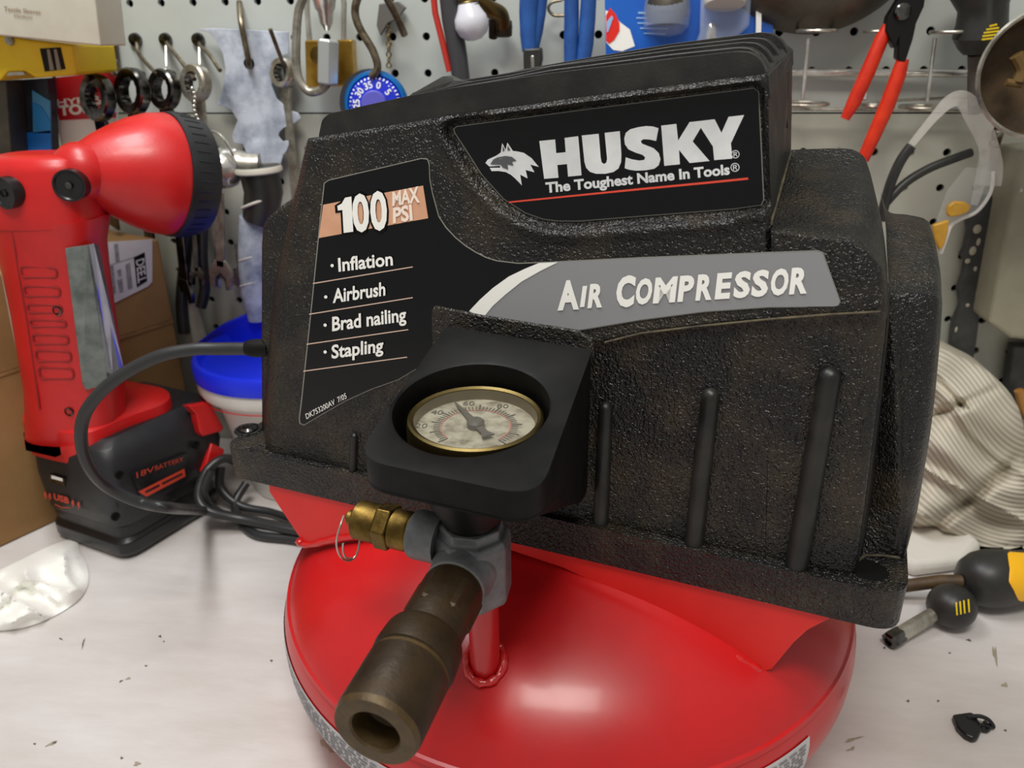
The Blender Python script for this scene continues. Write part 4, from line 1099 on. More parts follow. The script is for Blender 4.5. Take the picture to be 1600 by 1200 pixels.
tag(mb.build('striped_cloth', M_stripe, None, ang=80), 'rumpled cream ribbed striped cloth heaped against the pegboard at right', 'cloth')
# white sheet under it
tag(MB().slab([T(1390, 885, .0), T(1400, 842, .0), T(1500, 838, .0), T(1530, 868, 0), T(1505, 895, 0), T(1425, 905, 0)], Z3 * .012).build('folded_towel', mat('white_towel', (218, 214, 204), .9, bump=.4, bscale=200), None, bevel=.005, bseg=3), 'plain white folded towel lying under the striped cloth', 'towel')

# ================================================================== BENCH TOOLS (right)
ax_d = nrm(T(1610, 880, .016) - T(1390, 915, .010))
s0 = T(1500, 900, .018)
scd = thing('screwdriver', 'large black and yellow handled screwdriver lying on the bench at right', 'screwdriver', s0 * np.array([1, 1, 0]))
hd = nrm(T(1610, 905, .02) - T(1505, 915, .02))
c0 = T(1506, 908, .0200)
MB().lathe(c0, hd, [(.006, -.002), (.010, 0), (.0145, .004), (.0178, .011), (.0188, .019), (.0182, .028), (.0165, .038), (.015, .055), (.0155, .075), (.012, .082)], 40).build('handle', M_hblk, scd, ang=60)
yy = MB(); pnv = nrm(CAM - (c0 + hd * .03)); pnv = nrm(pnv - hd * np.dot(pnv, hd))
e2 = np.cross(hd, pnv)
for k in range(1):
    rows_ = []
    for h_ in np.linspace(.0165, .060, 16):
        r_ = np.interp(h_, [.011, 0.019, .028, .038, .055, .075], [.0178, .0188, .0182, .0165, .015, .0155]) + .0005
        wv = 1.1 * math.sin(min(1, (h_ - .0165) / .012) * math.pi / 2)
        rows_.append([c0 + hd * h_ + r_ * (pnv * math.cos(a) + e2 * math.sin(a)) for a in np.linspace(-wv + .15, wv * .75 + .15, 14)])
    yy.grid(rows_)
yy.build('grip_inlay', M_yellow2, scd)
MB().tube([c0 - hd * .001, T(1470, 908, .018), T(1395, 918, .010)], .0042, 12).build('shaft', M_grimeshade, scd)
ck = T(1508, 878, 0)
stb = thing('stubby_screwdriver', 'small black stubby ratchet driver with yellow stripes beside the large screwdriver', 'screwdriver', T(1490, 975, 0))
kc = T(1487, 947, .0142)
MB().sphere(kc, .0142, 28, (1.02, 1, .95)).build('handle', M_hblk, stb)
st = MB(); vdir = nrm(CAM - kc); e1 = nrm(np.cross(vdir, UP)); e2 = np.cross(vdir, e1)
def SPt(px, py): 
    d = ray(px, py); oc = CAM - kc; a = d @ d; b_ = 2 * d @ oc; c = oc @ oc - .0146 ** 2; dd = max(0, b_ * b_ - 4 * a * c)
    return CAM + d * ((-b_ - math.sqrt(dd)) / (2 * a))
for x in (1498, 1504, 1510, 1517):
    band_into(st, [(x - 4 + .25 * t, 941 + t * 3.4 - (x - 1498) * .25) for t in range(0, 7)], 2.4, SPt)
st.build('grip_stripe', M_yellow, stb)
pA, pB = T(1474, 950, .012), T(1392, 1000, .005)
MB().tube([pA, pB], [.0042, .0048], 14).build('shaft', M_steel, stb)
MB().lathe(pB, nrm(pB - pA), [(.0052, -.008), (.0056, -.006), (.0056, .0015), (.004, .0025), (.0028, .0024), (.0026, -.002), (0, -.002)], 6, ref=Z3 + .1).build('bit_socket', M_darkchrome, stb, smooth=False)
# small broken black clip
clp = thing('plastic_clip', 'small glossy black broken plastic clip lying on the bench at far right', 'clip', T(1518, 1150, 0))
def low_prism(pts, h): return MB().slab([T(x, y, .0003) for x, y in pts], Z3 * h)
low_prism([(1486, 1124), (1500, 1122), (1514, 1120), (1522, 1124), (1530, 1138), (1532, 1148), (1526, 1160), (1518, 1162), (1506, 1156), (1494, 1144)], .004).build('clip_body', M_lblk2, clp, bevel=.0012, bseg=3)
MB().tube(cr_spline([T(1512, 1121, .004), T(1530, 1119, .006), T(1545, 1125, .005), T(1552, 1136, .002), T(1540, 1134, .003), T(1528, 1132, .004)], 6), .0011, 8).build('clip_arm', M_lblk2, clp)
MB().tube(cr_spline([T(1530, 1138, .002), T(1540, 1142, .0015), T(1546, 1136, .0015), T(1538, 1128, .004)], 6), .0011, 8).build('clip_arm', M_lblk2, clp)

# ================================================================== ON THE PEGBOARD
def bez(P, n=8): return cr_spline(P, n)
def wp(pts, y): return [W(a, b_, y) for a, b_ in pts]
def hook(p_in, pts, r=.0016, label='', mat_=None, cap=True, group='pegboard hooks carrying the tools'):
    t = thing('pegboard_hook', label, 'hook', p_in, group if group else None)
    MB().tube(bez(pts, 6), r, 10).build('prong', mat_ or M_rod, t)
    if cap:
        MB().lathe(p_in + np.array([0, -.0005, 0]), (0, -1, 0), [(.0046, -.001), (.0052, .0005), (.0046, .0030), (.0022, .0036), (0, .0036)], 20).build('collar', M_darkchrome, t)
    return t
# ---- ratchet wrenches hanging side by side on hooks
def ring_wrench(label, cx, cy, y, rpx, end, handle_end, m_, hw, tail=None, group=None, nrmdir=(-.45, -1, .15)):
    c = W(cx, cy, y); t = thing('ratchet_wrench', label, 'wrench', c, group)
    R = 1.14 * rpx * abs((c - CAM) @ FW) / FPX
    ax = nrm(nrmdir)
    mb = MB(); N_ = 40
    e1 = nrm(np.cross(ax, Z3)); e2 = np.cross(ax, e1)
    mb.lathe(c, ax, [(R * .60, -.004), (R * .92, -.0045), (R, -.003), (R, .003), (R * .92, .0045), (R * .60, .004), (R * .58, 0)], N_, caps=False)
    mb.build('ring_head', m_, t)
    ins = MB(); rows = []
    for h_ in (-.0038, .0038):
        rows.append([c + ax * h_ + (e1 * math.cos(a) + e2 * math.sin(a)) * R * (.56 + .05 * (k % 2)) for k, a in enumerate(np.linspace(0, 2 * math.pi, 24, endpoint=False))])
    rows.append([c + ax * .0038 + (e1 * math.cos(a) + e2 * math.sin(a)) * R * .68 for a in np.linspace(0, 2 * math.pi, 24, endpoint=False)])
    ins.grid(rows, cu=True); ins.build('toothed_socket', M_darkchrome, t, smooth=False)
    d = nrm(handle_end - c); s_ = nrm(np.cross(d, ax)); p0 = c + d * R * .9
    L_ = np.linalg.norm(handle_end - c)
    prof = [(0, .75), (.08, .62), (.2, .5), (.9, .5), (1, .55)]
    f = [p0 + d * L_ * u + s_ * hw * w_ - ax * -.0015 for u, w_ in prof] + [p0 + d * L_ * u - s_ * hw * w_ + ax * .0015 for u, w_ in prof[::-1]]
    MB().slab(f, -ax * .003).build('shank', m_, t, bevel=.0006)
    q = p0 + d * L_
    if tail == 'open':
        o = [q - d * .004 + s_ * .005, q + s_ * .0085 + d * .006, q + s_ * .0085 + d * .015, q + s_ * .0045 + d * .017, q + s_ * .004 + d * .009, q + d * .006, q - s_ * .004 + d * .009, q - s_ * .0045 + d * .017, q - s_ * .0085 + d * .015, q - s_ * .0085 + d * .006, q - d * .004 - s_ * .005]
        MB().slab([p + ax * .002 for p in o], -ax * .004).build('open_jaw', m_, t, bevel=.0005)
    return t
ring_wrench('leftmost dark chrome ratchet wrench, lettered red card seen through its ring', 153, 153, -.060, 31, 0, W(176, 330, -.035), M_darkchrome, .011, group='ratchet wrenches hung in a row')
ring_wrench('dark chrome ratchet wrench with red seen through its ring, second of the row', 207, 143, -.050, 31, 0, W(235, 380, -.03), M_darkchrome, .011, group='ratchet wrenches hung in a row')
ring_wrench('ratchet wrench with a toothed socket head, third of the row', 257, 140, -.040, 27, 0, W(287, 420, -.028), M_darkchrome, .010, tail='open', group='ratchet wrenches hung in a row')
ring_wrench('bright ratchet wrench with a chain hanging in front, fourth of the row', 306, 130, -.036, 25, 0, W(343, 400, -.025), M_steel, .009, tail='open', group='ratchet wrenches hung in a row')
ring_wrench('dark ring wrench half hidden behind the curved cut of the metal plate', 443, 114, -.012, 20, 0, W(462, 300, -.010), M_steel, .008, group='ratchet wrenches hung in a row')
hook(W(213, 62, 0), [W(213, 62, 0), W(214, 72, -.006), W(216, 82, -.012), W(230, 100, -.030), W(246, 116, -.042)], .0015, 'black capped hook above the second ratchet wrench')
hook(W(260, 62, 0), [W(260, 62, 0), W(262, 70, -.006), W(280, 92, -.022), W(304, 124, -.040)], .0016, 'black capped hook above the third ratchet wrench')
hook(W(311, 62, 0), [W(311, 62, 0), W(313, 72, -.006), W(326, 84, -.018), W(344, 110, -.034)], .0016, 'black capped hook just left of the scratched metal plate')
hook(W(150, 60, 0), [W(158, 108, 0), W(150, 140, -.030), W(140, 132, -.052), W(134, 116, -.066), W(130, 90, -.066)], .0019, 'tan rusty hook tip rising in front of the red card', cap=False)
hook(W(374, 8, 0), [W(374, 4, -.002), W(376, 30, -.018), W(382, 62, -.020), W(389, 98, -.018), W(390, 104, -.01)], .0022, 'long tapering rod passing into the keyhole of the metal plate', cap=False)
hook(W(424, 46, -.004), [W(422, 45, -.034), W(432, 72, -.028), W(444, 104, -.018), W(448, 118, -.008)], .0015, 'thin rod crossing the right edge of the metal plate', cap=False)
for (x0, x1, lab) in ((259, 260, 'short bright pin hanging under the middle capped hook'), (311, 312, 'short bright pin hanging under the right capped hook')):
    tag(MB().tube([W(x0, 72, -.006), W(x1, 104, -.012)], .0009, 8).build('steel_pin', M_chrome, None), lab, 'pin')
tag(MB().tube(bez([W(157, 56, -.02), W(162, 82, -.03), W(170, 106, -.04), W(180, 116, -.045)]), .0016, 10).build('steel_clip', M_chrome, None), 'bright curved wire clip hanging from the corner of the pale carton', 'clip')
# ball chain in front of the fourth wrench
chn = thing('ball_chain', 'short bright ball chain dangling over the fourth ratchet wrench', 'chain', W(304, 190, -.05))
for k in range(9):
    p = W(300 + 1.2 * k + 2 * math.sin(k), 138 + k * 7, -.046); MB().sphere(p, .0014, 10).build('bead', M_chrome, chn)
# long spanners lower down
def spanner(label, x0, y0, x1, y1, y, w_, m_, head=.009, grp='open spanners hanging below the work light'):
    a, b_ = W(x0, y0, y), W(x1, y1, y); t = thing('open_spanner', label, 'spanner', b_, grp)
    d = nrm(b_ - a); s_ = nrm(np.cross(d, (0, 1, 0)))
    MB().slab([a - s_ * w_, a + s_ * w_, b_ + s_ * w_ * .8, b_ - s_ * w_ * .8], np.array([0, .0035, 0])).build('shank', m_, t, bevel=.0006)
    q = b_; h_ = head
    o = [q - d * h_ * .6 + s_ * w_, q + s_ * h_ + d * h_ * .3, q + s_ * h_ + d * h_ * 1.4, q + s_ * h_ * .5 + d * h_ * 1.8, q + s_ * h_ * .45 + d * h_ * .9, q + d * h_ * .5, q - s_ * h_ * .45 + d * h_ * .9, q - s_ * h_ * .5 + d * h_ * 1.8, q - s_ * h_ + d * h_ * 1.4, q - s_ * h_ + d * h_ * .3, q - d * h_ * .6 - s_ * w_]
    MB().slab(o, np.array([0, .0042, 0])).build('jaw', m_, t, bevel=.0006)
spanner('worn steel open spanner whose jaw hangs right of the black bezel', 340, 300, 344, 418, -.030, .0042, M_steel, .010)
spanner('shorter pale spanner close to the soiled canvas sleeve', 372, 380, 377, 425, -.012, .004, M_steel, .008)
spanner('thin dark spanner hanging nearest the cardboard box', 300, 330, 307, 425, -.03, .0024, M_darkchrome, .007)
tag(MB().slab(wp([(286, 470), (300, 466), (322, 540), (300, 552), (282, 520)], -.02), np.array([0, .006, 0])).build('scraper_blade', M_tray, None, bevel=.001), 'pale grey blade hanging behind the blue lidded tub', 'scraper')
hp_ = thing('hand_pliers', 'black handled pliers hanging in shadow right of the cardboard box', 'pliers', W(290, 500, -.02))
MB().tube(bez([W(296, 330, -.02), W(290, 400, -.02), W(284, 470, -.022), W(288, 520, -.024)]), .005, 12).build('handle', M_hblk, hp_)
MB().tube(bez([W(318, 330, -.02), W(316, 400, -.02), W(320, 450, -.022), W(314, 480, -.024)]), .0045, 12).build('handle', M_hblk, hp_)
MB().slab(wp([(290, 300), (324, 300), (322, 345), (300, 350)], -.016), np.array([0, .008, 0])).build('jaw', M_darkchrome, hp_, bevel=.001)

# ---- scratched plate with notches
pl_ = [(306, 46), (330, 44), (450, 50), (451, 84), (438, 88), (428, 98), (424, 113), (425, 135), (432, 154), (450, 171), (466, 177), (470, 185), (456, 195), (443, 200), (436, 207), (435, 213), (441, 221), (454, 219), (448, 235), (442, 243), (435, 268), (407, 262), (385, 241), (380, 226), (365, 223), (362, 212), (371, 188), (361, 171), (339, 163), (341, 156), (348, 140), (352, 106), (348, 84), (338, 64), (326, 50)]
mb = MB(); mb.slab(wp(pl_, -.012), np.array([0, .0015, 0]))
plate = mb.build('multi_tool_plate', M_plate, None, smooth=False, bevel=.0003)
plate = tag(plate, 'scratched silver metal tool plate with scalloped edges hanging beside the wrenches', 'tool plate')
khole = MB(); kc_ = W(389, 99, -.0122)
khole.lathe(kc_, (0, -1, 0), [(0, 0), (.0042, 0)], 24, caps=False)
khole.build('keyhole', M_black, plate, smooth=False)

# ---- black caulk / lamp tool with white bands and canvas sleeve
tb_ = thing('caulking_tool', 'dark cylindrical hand tool with cream bands and a brass collar below the metal plate', 'tool', W(400, 340, -.03))
MB().tube([W(404, 262, -.045), W(412, 300, -.045), W(408, 330, -.045), W(404, 345, -.045)], [.0150, .0145, .0135, .012], 24).build('body', M_hblk, tb_)
MB().lathe(W(404, 264, -.045), nrm((.05, 0, -1)), [(.0165, -.002), (.0175, 0), (.0175, .002), (.016, .003)], 28, caps=False).build('band', M_wrap, tb_, label='cream band')
MB().torus(W(407, 316, -.045), nrm((.35, -.1, -1)), .0147, .0011, 30, 8).build('band', M_wrap, tb_, label='cream band')
MB().lathe(W(352, 262, -.045), nrm((.5, .7, .2)), [(.008, -.01), (.0135, -.008), (.0150, -.003), (.0150, .002), (.0125, .004), (.0125, .010), (.008, .012)], 28).build('collar', M_chrome, tb_)
MB().lathe(W(376, 258, -.042), nrm((.9, .2, -.05)), [(.010, -.012), (.011, 0), (.0095, .004), (.009, .014)], 24).build('coupling', M_steel, tb_)
MB().torus(W(346, 240, -.048), nrm((.5, .7, .2)), .0165, .0010, 30, 8).build('clamp_ring', M_chrome, tb_)
cs = thing('canvas_sleeve', 'soiled blue white canvas sleeve hanging behind the left edge of the shroud', 'sleeve', W(398, 430, -.04))
MB().tube([W(400, 340, -.042), W(398, 380, -.042), W(396, 420, -.043), W(398, 460, -.044), W(404, 500, -.045)], [.0125, .0125, .0115, .0105, .008], 20).build('canvas_tube', M_fade, cs)
MB().torus(W(397, 400, -.042), nrm((.3, -.1, -1)), .0122, .0008, 26, 6).build('stitch_band', M_wrap, cs)
MB().torus(W(397, 440, -.043), nrm((.3, -.1, -1)), .0112, .0008, 26, 6).build('stitch_band', M_wrap, cs)

# ---- items at the top left
ct = thing('pale_carton', 'off-white flat carton with faint brown print at the top left corner', 'carton', W(70, 70, -.10))
MB().slab(wp([(-160, 20), (0, 56), (157, 72), (146, -20), (140, -60), (-160, -60)], -.115), np.array([0, .03, 0])).build('carton_body', M_tray, ct, smooth=False, bevel=.001)
tx = MB(); fc = lambda x, y: W(x, y, -.1156)
text_into(tx, 'Textile Sleeves', (6, 17), (63, 22), (63, 16), (6, 10), fc, bold=.01)
tx.build('faint_print', mat('faded_brown_print', (150, 132, 104), .8), ct, smooth=False); tx = MB()
text_into(tx, 'Medium', (22, 27), (50, 29), (50, 24), (22, 22), fc)
tx.build('faint_print', mat('faded_brown_print', (150, 132, 104), .8), ct, smooth=False)
yl_ = thing('yellow_tool', 'bright yellow plastic tool body with a dark slotted window under the pale carton', 'tool', W(60, 120, -.09))
MB().slab(wp([(-60, 52), (0, 54), (42, 62), (112, 70), (119, 112), (118, 117), (55, 122), (40, 112), (12, 112), (0, 126), (-60, 128)], -.095), np.array([0, .05, 0])).build('housing', M_yellow, yl_, bevel=.0015, smooth=False)
wn = MB().slab(wp([(62, 76), (94, 74), (102, 108), (70, 112)], -.0955), np.array([0, .004, 0])).build('slot_window', M_void, yl_, smooth=False)
for x in (73, 84): MB().slab(wp([(x, 77), (x + 4, 77), (x + 11, 109), (x + 5, 110)], -.0965), np.array([0, .003, 0])).build('slot_bar', M_gbox, wn, smooth=False)
MB().slab(wp([(14, 113), (36, 112), (40, 117), (10, 118)], -.0955), np.array([0, .002, 0])).build('metal_tongue', M_steel, yl_, smooth=False)
MB().lathe(W(15, 63, -.0955), (0, -1, 0), [(0, .001), (.003, .001), (.0034, 0)], 14).build('screw', M_steel, yl_)
tag(MB().slab(wp([(-40, 128), (9, 126), (17, 240), (-30, 250)], -.07), np.array([0, .02, 0])).build('steel_bar', M_olive, None, bevel=.001, smooth=False), 'dark steel bar upright at the left edge under the yellow tool', 'bar')
bp_ = thing('blue_package', 'dark and bright blue hanging package left of the red card', 'package', W(48, 230, -.05))
MB().slab(wp([(10, 126), (74, 122), (80, 236), (20, 250)], -.05), np.array([0, .010, 0])).build('card', mat('navy_card', (40, 58, 76), .4, rgb2=(18, 22, 30), vscale=50), bp_, smooth=False)
MB().slab(wp([(50, 141), (78, 158), (79, 208), (52, 208)], -.0508), np.array([0, .001, 0])).build('pale_stripe', mat('sky_blue_ink', (84, 168, 226), .4), bp_, smooth=False)
MB().slab(wp([(34, 208), (79, 204), (80, 237), (22, 240), (20, 222)], -.0508), np.array([0, .001, 0])).build('blue_band', mat('azure_ink', (20, 122, 224), .4), bp_, smooth=False)
MB().slab(wp([(50, 160), (64, 166), (79, 190), (79, 204), (54, 204)], -.0514), np.array([0, .0006, 0])).build('wave_print', mat('mid_blue_ink', (40, 146, 226), .4), bp_, smooth=False)
rc_ = thing('red_card_pack', 'red and white hanging card lettered in white behind the first wrench', 'card', W(130, 215, -.04))
MB().slab(wp([(76, 122), (180, 112), (182, 240), (98, 240)], -.034), np.array([0, .003, 0])).build('backing_card', M_labelw, rc_, smooth=False)
MB().slab(wp([(76, 122), (180, 112), (181, 184), (93, 188)], -.0346), np.array([0, .0006, 0])).build('red_panel', M_redc, rc_, smooth=False)
tx = MB(); fc = lambda x, y: W(x, y, -.0352)
text_into(tx, 'HYPER', (89, 165), (160, 158), (158, 149), (88, 156), fc, bold=.03)
tx.build('lettering', M_labelw, rc_, smooth=False); tx = MB()
text_into(tx, 'TOUGH', (93, 180), (182, 174), (180, 158), (91, 166), fc, bold=.05)
tx.build('lettering', M_labelw, rc_, smooth=False)
tag(MB().slab(wp([(148, -10), (164, -10), (178, 100), (182, 112), (160, 112)], -.012), np.array([0, .008, 0])).build('shadow_strip', M_grimeshade, None, smooth=False), 'narrow dark brown painted shadow strip against the board right of the pale carton', 'strip')  # thin dark bar stands in for the shadow on the board here
gp = thing('grey_pouch', 'small grey plastic pouch tucked between the yellow tool and the bright clip', 'pouch', W(162, 112, -.03))
MB().slab(wp([(120, 76), (156, 74), (180, 96), (178, 112), (122, 114)], -.028), np.array([0, .006, 0])).build('pouch_body', mat('smoky_plastic', (88, 90, 88), .4, rgb2=(40, 38, 34), vscale=70), gp, smooth=False, bevel=.001)

# ---- steel U shackle, hex nut, brass padlock
ul = thing('steel_shackle', 'thick bent steel U shackle with a long hex nut in front of the brass padlock', 'shackle', W(490, 150, -.04))
MB().tube(bez([W(480, -30, -.045), W(474, -4, -.046), W(466, 20, -.046), W(463, 60, -.046), (W(463, 100, -.046)), W(468, 126, -.046), W(482, 143, -.046), W(498, 142, -.046), W(510, 132, -.046), W(513, 120, -.046)]), .0030, 16).build('rod', M_steel, ul)
MB().lathe(W(512, 132, -.046), nrm(W(513, 66, -.046) - W(512, 132, -.046)), [(.0068, 0), (.0080, .001), (.0080, .0285), (.0068, .0297)], 6, ref=np.array([.15, 1, 0])).build('hex_nut', mat('zinc_nut', (190, 194, 192), .35, metal=.6), ul, smooth=False, bevel=.0005)
MB().lathe(W(511, 48, -.040), (0, 0, 1), [(.0015, 0), (.0045, .005), (.0055, .012), (.007, .014), (.009, .024)], 20).build('bolt_tip', M_chrome, ul)
pk = thing('brass_padlock', 'square brass padlock hanging behind the steel shackle and hex nut', 'padlock', W(512, 135, -.02))
MB().slab(wp([(476, 63), (549, 62), (553, 134), (478, 137)], -.027), np.array([0, .012, 0])).build('lock_body', mat('yellow_brass', (206, 164, 74), .32, metal=.9, rgb2=(150, 112, 40), vscale=60), pk, bevel=.001, smooth=False)
MB().tube(bez([W(484, 66, -.021), W(481, 30, -.021), W(480, 0, -.021), W(484, -24, -.021), W(508, -34, -.021), W(530, -24, -.021), W(537, 0, -.021), W(537, 30, -.021), W(537, 64, -.021)]), .0021, 12).build('lock_shackle', M_chrome, pk)
MB().lathe(W(497, 86, -.0272), (0, -1, 0), [(0, .0004), (.0058, .0004), (.006, 0)], 28).build('maker_stamp', M_brass, pk)
# ---- combination lock
cb = thing('combination_lock', 'round combination padlock with blue rim and white numbered blue dial', 'padlock', W(590, 165, -.05))
kc2 = W(588, 163, -.046); kax = nrm((.10, -1, .12))
Rk = 50 * abs((kc2 - CAM) @ FW) / FPX
MB().lathe(kc2 - kax * .016 + np.array([-.004, 0, .001]), kax, [(Rk * .96, 0), (Rk * 1.02, .002), (Rk * 1.02, .012), (Rk * .98, .0145)], 56).build('lock_case', mat('dark_lock_case', (58, 60, 66), .4, metal=.5), cb)
MB().lathe(kc2, kax, [(Rk, -.002), (Rk * 1.0, .002), (Rk * .93, .0045), (Rk * .86, .0048), (Rk * .80, .0026)], 56, caps=False).build('blue_rim', M_lock, cb)
MB().lathe(kc2, kax, [(Rk * .84, .0030), (Rk * .74, .0062), (Rk * .42, .0074), (Rk * .40, .0074)], 56, caps=False).build('dial_plate', M_dial, cb)
MB().lathe(kc2, kax, [(Rk * .40, .0070), (Rk * .38, .011), (Rk * .34, .0118), (0, .0118)], 40).build('dial_knob', M_dialc, cb)
k1 = nrm(np.cross(kax, Z3)) * -1; k2 = nrm(np.cross(k1, kax)); k2 = k2 if k2[2] > 0 else -k2
def KP(r, a, h): return kc2 + kax * h + (k1 * math.cos(a) + k2 * math.sin(a)) * r * Rk
dm = MB()
for k in range(40):
    a = 2 * math.pi * k / 40 + .05; e = .028; r0 = .72 if k % 5 else .68
    dm.poly([KP(r0, a - e, .0068), KP(r0, a + e, .0068), KP(.79, a + e, .0048), KP(.79, a - e, .0048)])
for txt_, ad in (('0', 74), ('35', 108), ('30', 144), ('5', 38), ('25', 180)):
    V, Fc = text_mesh(txt_, .02); w_, h_ = V[:, 0].max(), V[:, 1].max(); s_ = .2 / h_; a = math.radians(ad)
    pc_ = KP(.56, a, .0074); u_ = (k1 * math.sin(a) - k2 * math.cos(a)) * Rk; v_ = (k1 * math.cos(a) + k2 * math.sin(a)) * Rk
    if np.dot(u_, k1) < 0: pass
    dm.add([pc_ + u_ * (v[0] - w_ / 2) * s_ + v_ * (v[1] - h_ / 2) * s_ for v in V], Fc)
dm.build('dial_figures', M_labelw, cb, smooth=False)
MB().tube(bez([W(580, 120, -.05), W(590, 106, -.05), W(583, 80, -.05), W(563, 46, -.05), W(555, 22, -.05), W(558, 0, -.05), W(572, -24, -.05), W(596, -24, -.05), W(606, 0, -.04), W(620, 26, -.03), W(632, 54, -.02)]), .0027, 14).build('lock_shackle', M_rod, cb)
lc = thing('link_chain', 'thin tan link chain hanging behind the combination lock', 'chain', W(606, 100, -.006))
for k in range(9):
    MB().torus(W(607 + .1 * k, 34 + k * 8.5, -.006), (1, -.2, 0) if k % 2 else (0, 1, 0), .0018, .0005, 12, 5, sq=1).build('link', M_brass, lc)
tag(MB().slab(wp([(592, 6), (622, 2), (634, 12), (620, 30), (606, 36), (594, 56), (588, 40)], -.008), np.array([0, .004, 0])).build('key_tag', mat('dark_grey_tag', (96, 94, 88), .5), None, smooth=False, bevel=.0006), 'small dark grey tag above the thin chain', 'tag')

# ---- red and black handled tool, bulb, fitting
rt = thing('hand_saw', 'red and black handle of a hand tool hanging left of the white bulb', 'hand tool', W(712, 120, -.03))
MB().tube([W(700, -30, -.034), W(706, 30, -.034), W(716, 90, -.034), W(724, 150, -.034)], [.0072, .0070, .0066, .0062], 18).build('grip', mat('grey_black_rubber', (62, 62, 64), .38), rt)
MB().tube([W(676, -20, -.036), W(680, 20, -.036), W(692, 68, -.036), W(702, 112, -.036)], [.0022, .0022, .0022, .0020], 10).build('red_trim', mat('brick_red_plastic', (186, 48, 36), .4), rt)
bl = thing('light_bulb', 'small frosted white bulb hanging right of the red and black handle', 'light bulb', W(742, 50, -.04))
MB().lathe(W(742, 64, -.040), nrm((-.18, 0, 1)), [(0.0001, 0), (.005, .0008), (.0095, .0042), (.0118, .0095), (.0112, .0150), (.0080, .0205), (.0060, .026)], 32).build('globe', M_bulb, bl)
MB().lathe(W(733, 12, -.040), nrm((-.18, 0, 1)), [(.0068, 0), (.0072, .001), (.0066, .002), (.0072, .003), (.0066, .004), (.0072, .005), (.006, .012)], 24).build('screw_cap', M_bezel, bl)
ft = thing('brass_fitting', 'dark brown brass pipe fitting hanging between bulb and blue handles', 'fitting', W(780, 40, -.02))
MB().tube(bez([W(745, 0, -.03), W(765, 14, -.026), W(782, 24, -.02), W(786, 48, -.014)]), [.006] * 1 + [.006] * 24 if False else .0058, 16).build('elbow', mat('brown_brass', (96, 78, 44), .35, metal=.9), ft)
MB().lathe(W(786, 42, -.014), (0, 0, -1), [(.0064, -.004), (.0068, 0), (.0064, .006), (.004, .007)], 20).build('nut', M_bronze, ft)
MB().tube([W(770, 30, -.02), W(770, 58, -.012)], .003, 12).build('stem', M_bronze, ft)

# ---- blue grips
g1 = thing('wire_stripper', 'blue gripped hand tool with a black clip, nearer the bulb', 'pliers', W(832, 100, -.03))
MB().tube([W(828, -20, -.03), W(826, 20, -.03), W(826, 55, -.03), W(828, 80, -.03)], [.0070, .0066, .0060, .0056], 16).build('grip', M_blue, g1)
MB().tube([W(846, -20, -.027), W(842, 20, -.027), W(838, 50, -.028), (W(834, 76, -.029))], [.0052, .0050, .0046, .0036], 14).build('grip', M_blue, g1)
MB().slab(wp([(817, 76), (846, 74), (847, 92), (843, 112), (818, 114)], -.036), np.array([0, .012, 0])).build('black_clip', M_hblk, g1, bevel=.0015)
MB().slab(wp([(829, 88), (834, 86), (835, 106), (830, 108)], -.0368), np.array([0, .002, 0])).build('clip_pin', M_chrome, g1, bevel=.0004)
g2 = thing('blue_pliers', 'pliers with two straight blue grips beside the blue blister card', 'pliers', W(905, 110, -.03))
MB().tube([W(893, -20, -.03), W(893, 30, -.03), W(892, 70, -.03), W(892, 115, -.03)], [.0050, .0052, .0050, .0048], 14).build('grip', M_blue, g2)
MB().tube([W(921, -20, -.03), W(918, 30, -.03), W(915, 70, -.03), W(908, 115, -.03)], [.0052, .0056, .0055, .0052], 14).build('grip', M_blue, g2)
MB().tube(bez([W(884, 24, -.012), W(866, 24, -.012), W(857, 14, -.012), W(862, 4, -.012), W(878, 0, -.012)]), .0011, 8).build('wire_loop', M_rod, g2)

# ---- blue blister card
bc = thing('blister_card', 'bright blue blister pack card with a red and white round emblem above the shroud', 'blister pack', W(1075, 90, -.03))
MB().slab(wp([(944, -40), (1208, -40), (1208, 96), (947, 108)], -.030), np.array([0, .0012, 0])).build('card', M_pblue, bc, smooth=False)
em = MB(); 
ell = lambda cx, cy, rx, ry, y, rot=0, n=28: [W(cx + rx * math.cos(a) * math.cos(rot) - ry * math.sin(a) * math.sin(rot), cy + rx * math.cos(a) * math.sin(rot) + ry * math.sin(a) * math.cos(rot), y) for a in np.linspace(0, 2 * math.pi, n, endpoint=False)]
MB().poly(wp([(946, 16), (958, 20), (968, 34), (984, 46), (992, 72), (972, 80), (958, 78), (947, 66)], -.0304)).build('white_swoosh', M_labelw, bc, smooth=False)
MB().poly(wp([(947, 24), (953, 12), (962, 22), (968, 36), (968, 48), (960, 62), (952, 68), (947, 64)], -.0308)).build('red_emblem', mat('vivid_red_ink', (232, 46, 36), .4), bc, smooth=False)
em.poly(wp([(948, 34), (956, 24), (958, 28), (950, 50), (948, 50)], -.0312))
tx = em
for i, (x, y, l_) in enumerate(((997, 20, 46), (994, 28, 50), (996, 36, 48), (1000, 44, 44), (1006, 52, 34))):
    band_into(tx, [(x, y), (x + l_, y + 1)], 3.2 if i == 0 else 2.2, lambda a, b_: W(a, b_, -.0305))
tx.build('pale_text_lines', mat('pale_blue_ink', (150, 190, 236), .4), bc, smooth=False)
MB().lathe(W(1042, 10, -.034), (0, -.25, -1), [(.012, -.02), (.0145, 0), (.0135, .006), (.009, .010), (0, .0115)], 28).build('dark_tool_tip', M_olive, bc)
bb = MB(); bb.lathe(W(1042, 20, -.033), (0, -.15, -1), [(.0135, -.02), (.0160, 0), (.0150, .009), (.010, .0135), (0, .0150)], 28); bb.build('blister_bubble', M_blist, bc)
